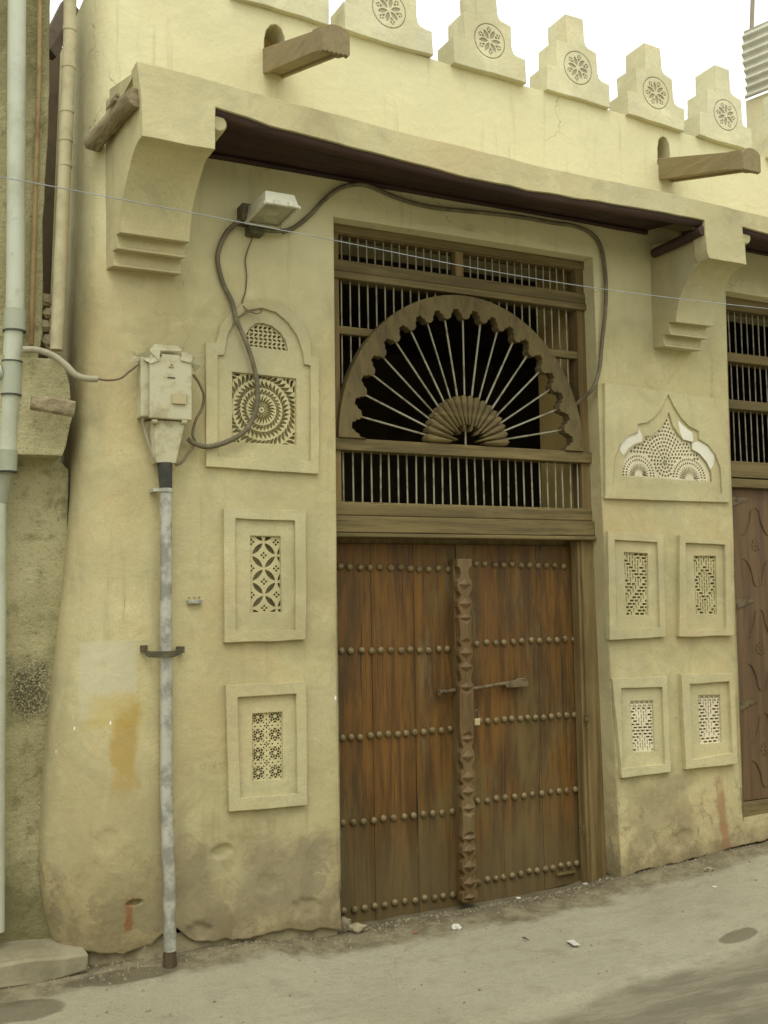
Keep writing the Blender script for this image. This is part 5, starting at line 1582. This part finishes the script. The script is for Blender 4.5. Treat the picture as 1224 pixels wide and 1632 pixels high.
tag(mb.build('mast', M['rod'], None, smooth=50), 'thin dark steel mast standing on the corrugated shed', 'mast')

# ================================================================== loose grit along the foot of the wall
mb = MB()
rg = random.Random(5)
for k in range(5200):
    near = rg.random() < 0.8
    x = rg.uniform(-1.7, 3.4)
    y = -abs(rg.gauss(0.03, 0.10)) - 0.01 if near else rg.uniform(-2.0, -0.1)
    if 0.0 < x < 1.7 and near: y += 0.14
    r = (0.0022 + 0.011 * rg.random() ** 5) * (1 if near else 0.8)
    z = gh(x, y)
    a0 = rg.random() * 6
    P = [(x + r * cos(a0 + q * 2.09) * rg.uniform(.7, 1.3), y + r * sin(a0 + q * 2.09) * rg.uniform(.7, 1.3), z - 0.001) for q in range(3)]
    t_ = (x + r * .3 * rg.uniform(-1, 1), y + r * .3 * rg.uniform(-1, 1), z + r * rg.uniform(.6, 1.1))
    mb.poly(P + [t_], [(0, 1, 3), (1, 2, 3), (2, 0, 3)])
o = mb.build('grit', M['grit'])
o['kind'] = 'stuff'; o['label'] = 'loose grit and crumbs of plaster scattered along the wall foot'; o['category'] = 'grit'
# ================================================================== litter and stones
def lump(name, u, v, r, mat, label, cat, squash=0.6, seed=1.0, Y=None):
    r0 = R_ * (u - 612) - U_ * (v - 816) + F_ * FOC
    q = CAM + r0 * (-CAM.z / r0.z)
    for _ in range(6):
        h = gh(q.x, q.y); q = CAM + r0 * ((h - CAM.z) / r0.z)
    bm = bmesh.new()
    bmesh.ops.create_icosphere(bm, subdivisions=2, radius=r)
    for vt in bm.verts:
        d = Vector(vt.co).normalized()
        k = 1 + 0.45 * nz(d.x * 2 + seed, d.y * 2, d.z * 2) + 0.2 * nz(d.x * 6, d.y * 6 + seed, d.z * 6)
        vt.co = Vector((vt.co.x * k, vt.co.y * k * 0.85, vt.co.z * k * squash))
    me = bpy.data.meshes.new(name); bm.to_mesh(me); bm.free()
    me.materials.append(M[mat])
    o = add(name, me, None, (q.x, q.y, gh(q.x, q.y) + r * squash * 0.55))
    return tag(o, label, cat)
lump('stone', 570, 1484, 0.05, 'stone', 'flat grey stone at the left foot of the studded door', 'stone', 0.5, 1.0)
lump('stone', 549, 1478, 0.036, 'stone', 'smaller upright stone in the corner of door and left pillar', 'stone', 0.9, 4.0)
lump('crumpled_paper', 727, 1482, 0.024, 'paper', 'crumpled white paper lying before the middle of the studded door', 'paper', 0.8, 7.0)
lump('brick_chip', 662, 1487, 0.010, 'brick', 'tiny red brick chip on the silt before the left door leaf', 'brick chip', 0.7, 2.0)
lump('pale_pebble', 933, 1411, 0.016, 'paper', 'white pebble at the foot of the right door post', 'pebble', 0.6, 3.0)
lump('pale_scrap', 826, 1432, 0.014, 'paper', 'pale scrap on the silt under the right door leaf', 'scrap', 0.4, 5.0)
lump('plaster_crumb', 1130, 1388, 0.026, 'stone', 'crumb of fallen plaster at the foot of the right pillar', 'rubble', 0.6, 8.0)
lump('white_wrapper', 1140, 1414, 0.016, 'paper', 'small white wrapper on the street below the right pillar', 'wrapper', 0.3, 9.0)
lump('dark_pebble', 236, 1612, 0.010, 'stone', 'lone small pebble on the pale street at lower left', 'pebble', 0.8, 11.0)
def sheet(name, P, mat, label, cat):
    vs_ = []
    for u, v in P:
        r0 = R_ * (u - 612) - U_ * (v - 816) + F_ * FOC
        q = CAM + r0 * (-CAM.z / r0.z)
        vs_.append((q.x, q.y, gh(q.x, q.y) + 0.010 + 0.004 * random.random()))
    c = Vector((0, 0, 0))
    for q in vs_: c += Vector(q) / len(vs_)
    c.z += 0.008
    mb = MB(); n = len(vs_)
    mb.poly(vs_ + [tuple(c)], [(i, (i + 1) % n, n) for i in range(n)])
    o = mb.build(name, M[mat]); s = o.modifiers.new('solid', 'SOLIDIFY'); s.thickness = 0.002
    return tag(o, label, cat)
sheet('paper_scrap', [(903, 1501), (914, 1500), (925, 1509), (914, 1510)], 'paper', 'flat white paper scrap out on the pale street right of centre', 'paper')
sheet('twig', [(831, 1495), (838, 1497), (844, 1500), (836, 1498)], 'timber', 'short dark twig on the street left of the flat paper scrap', 'twig')
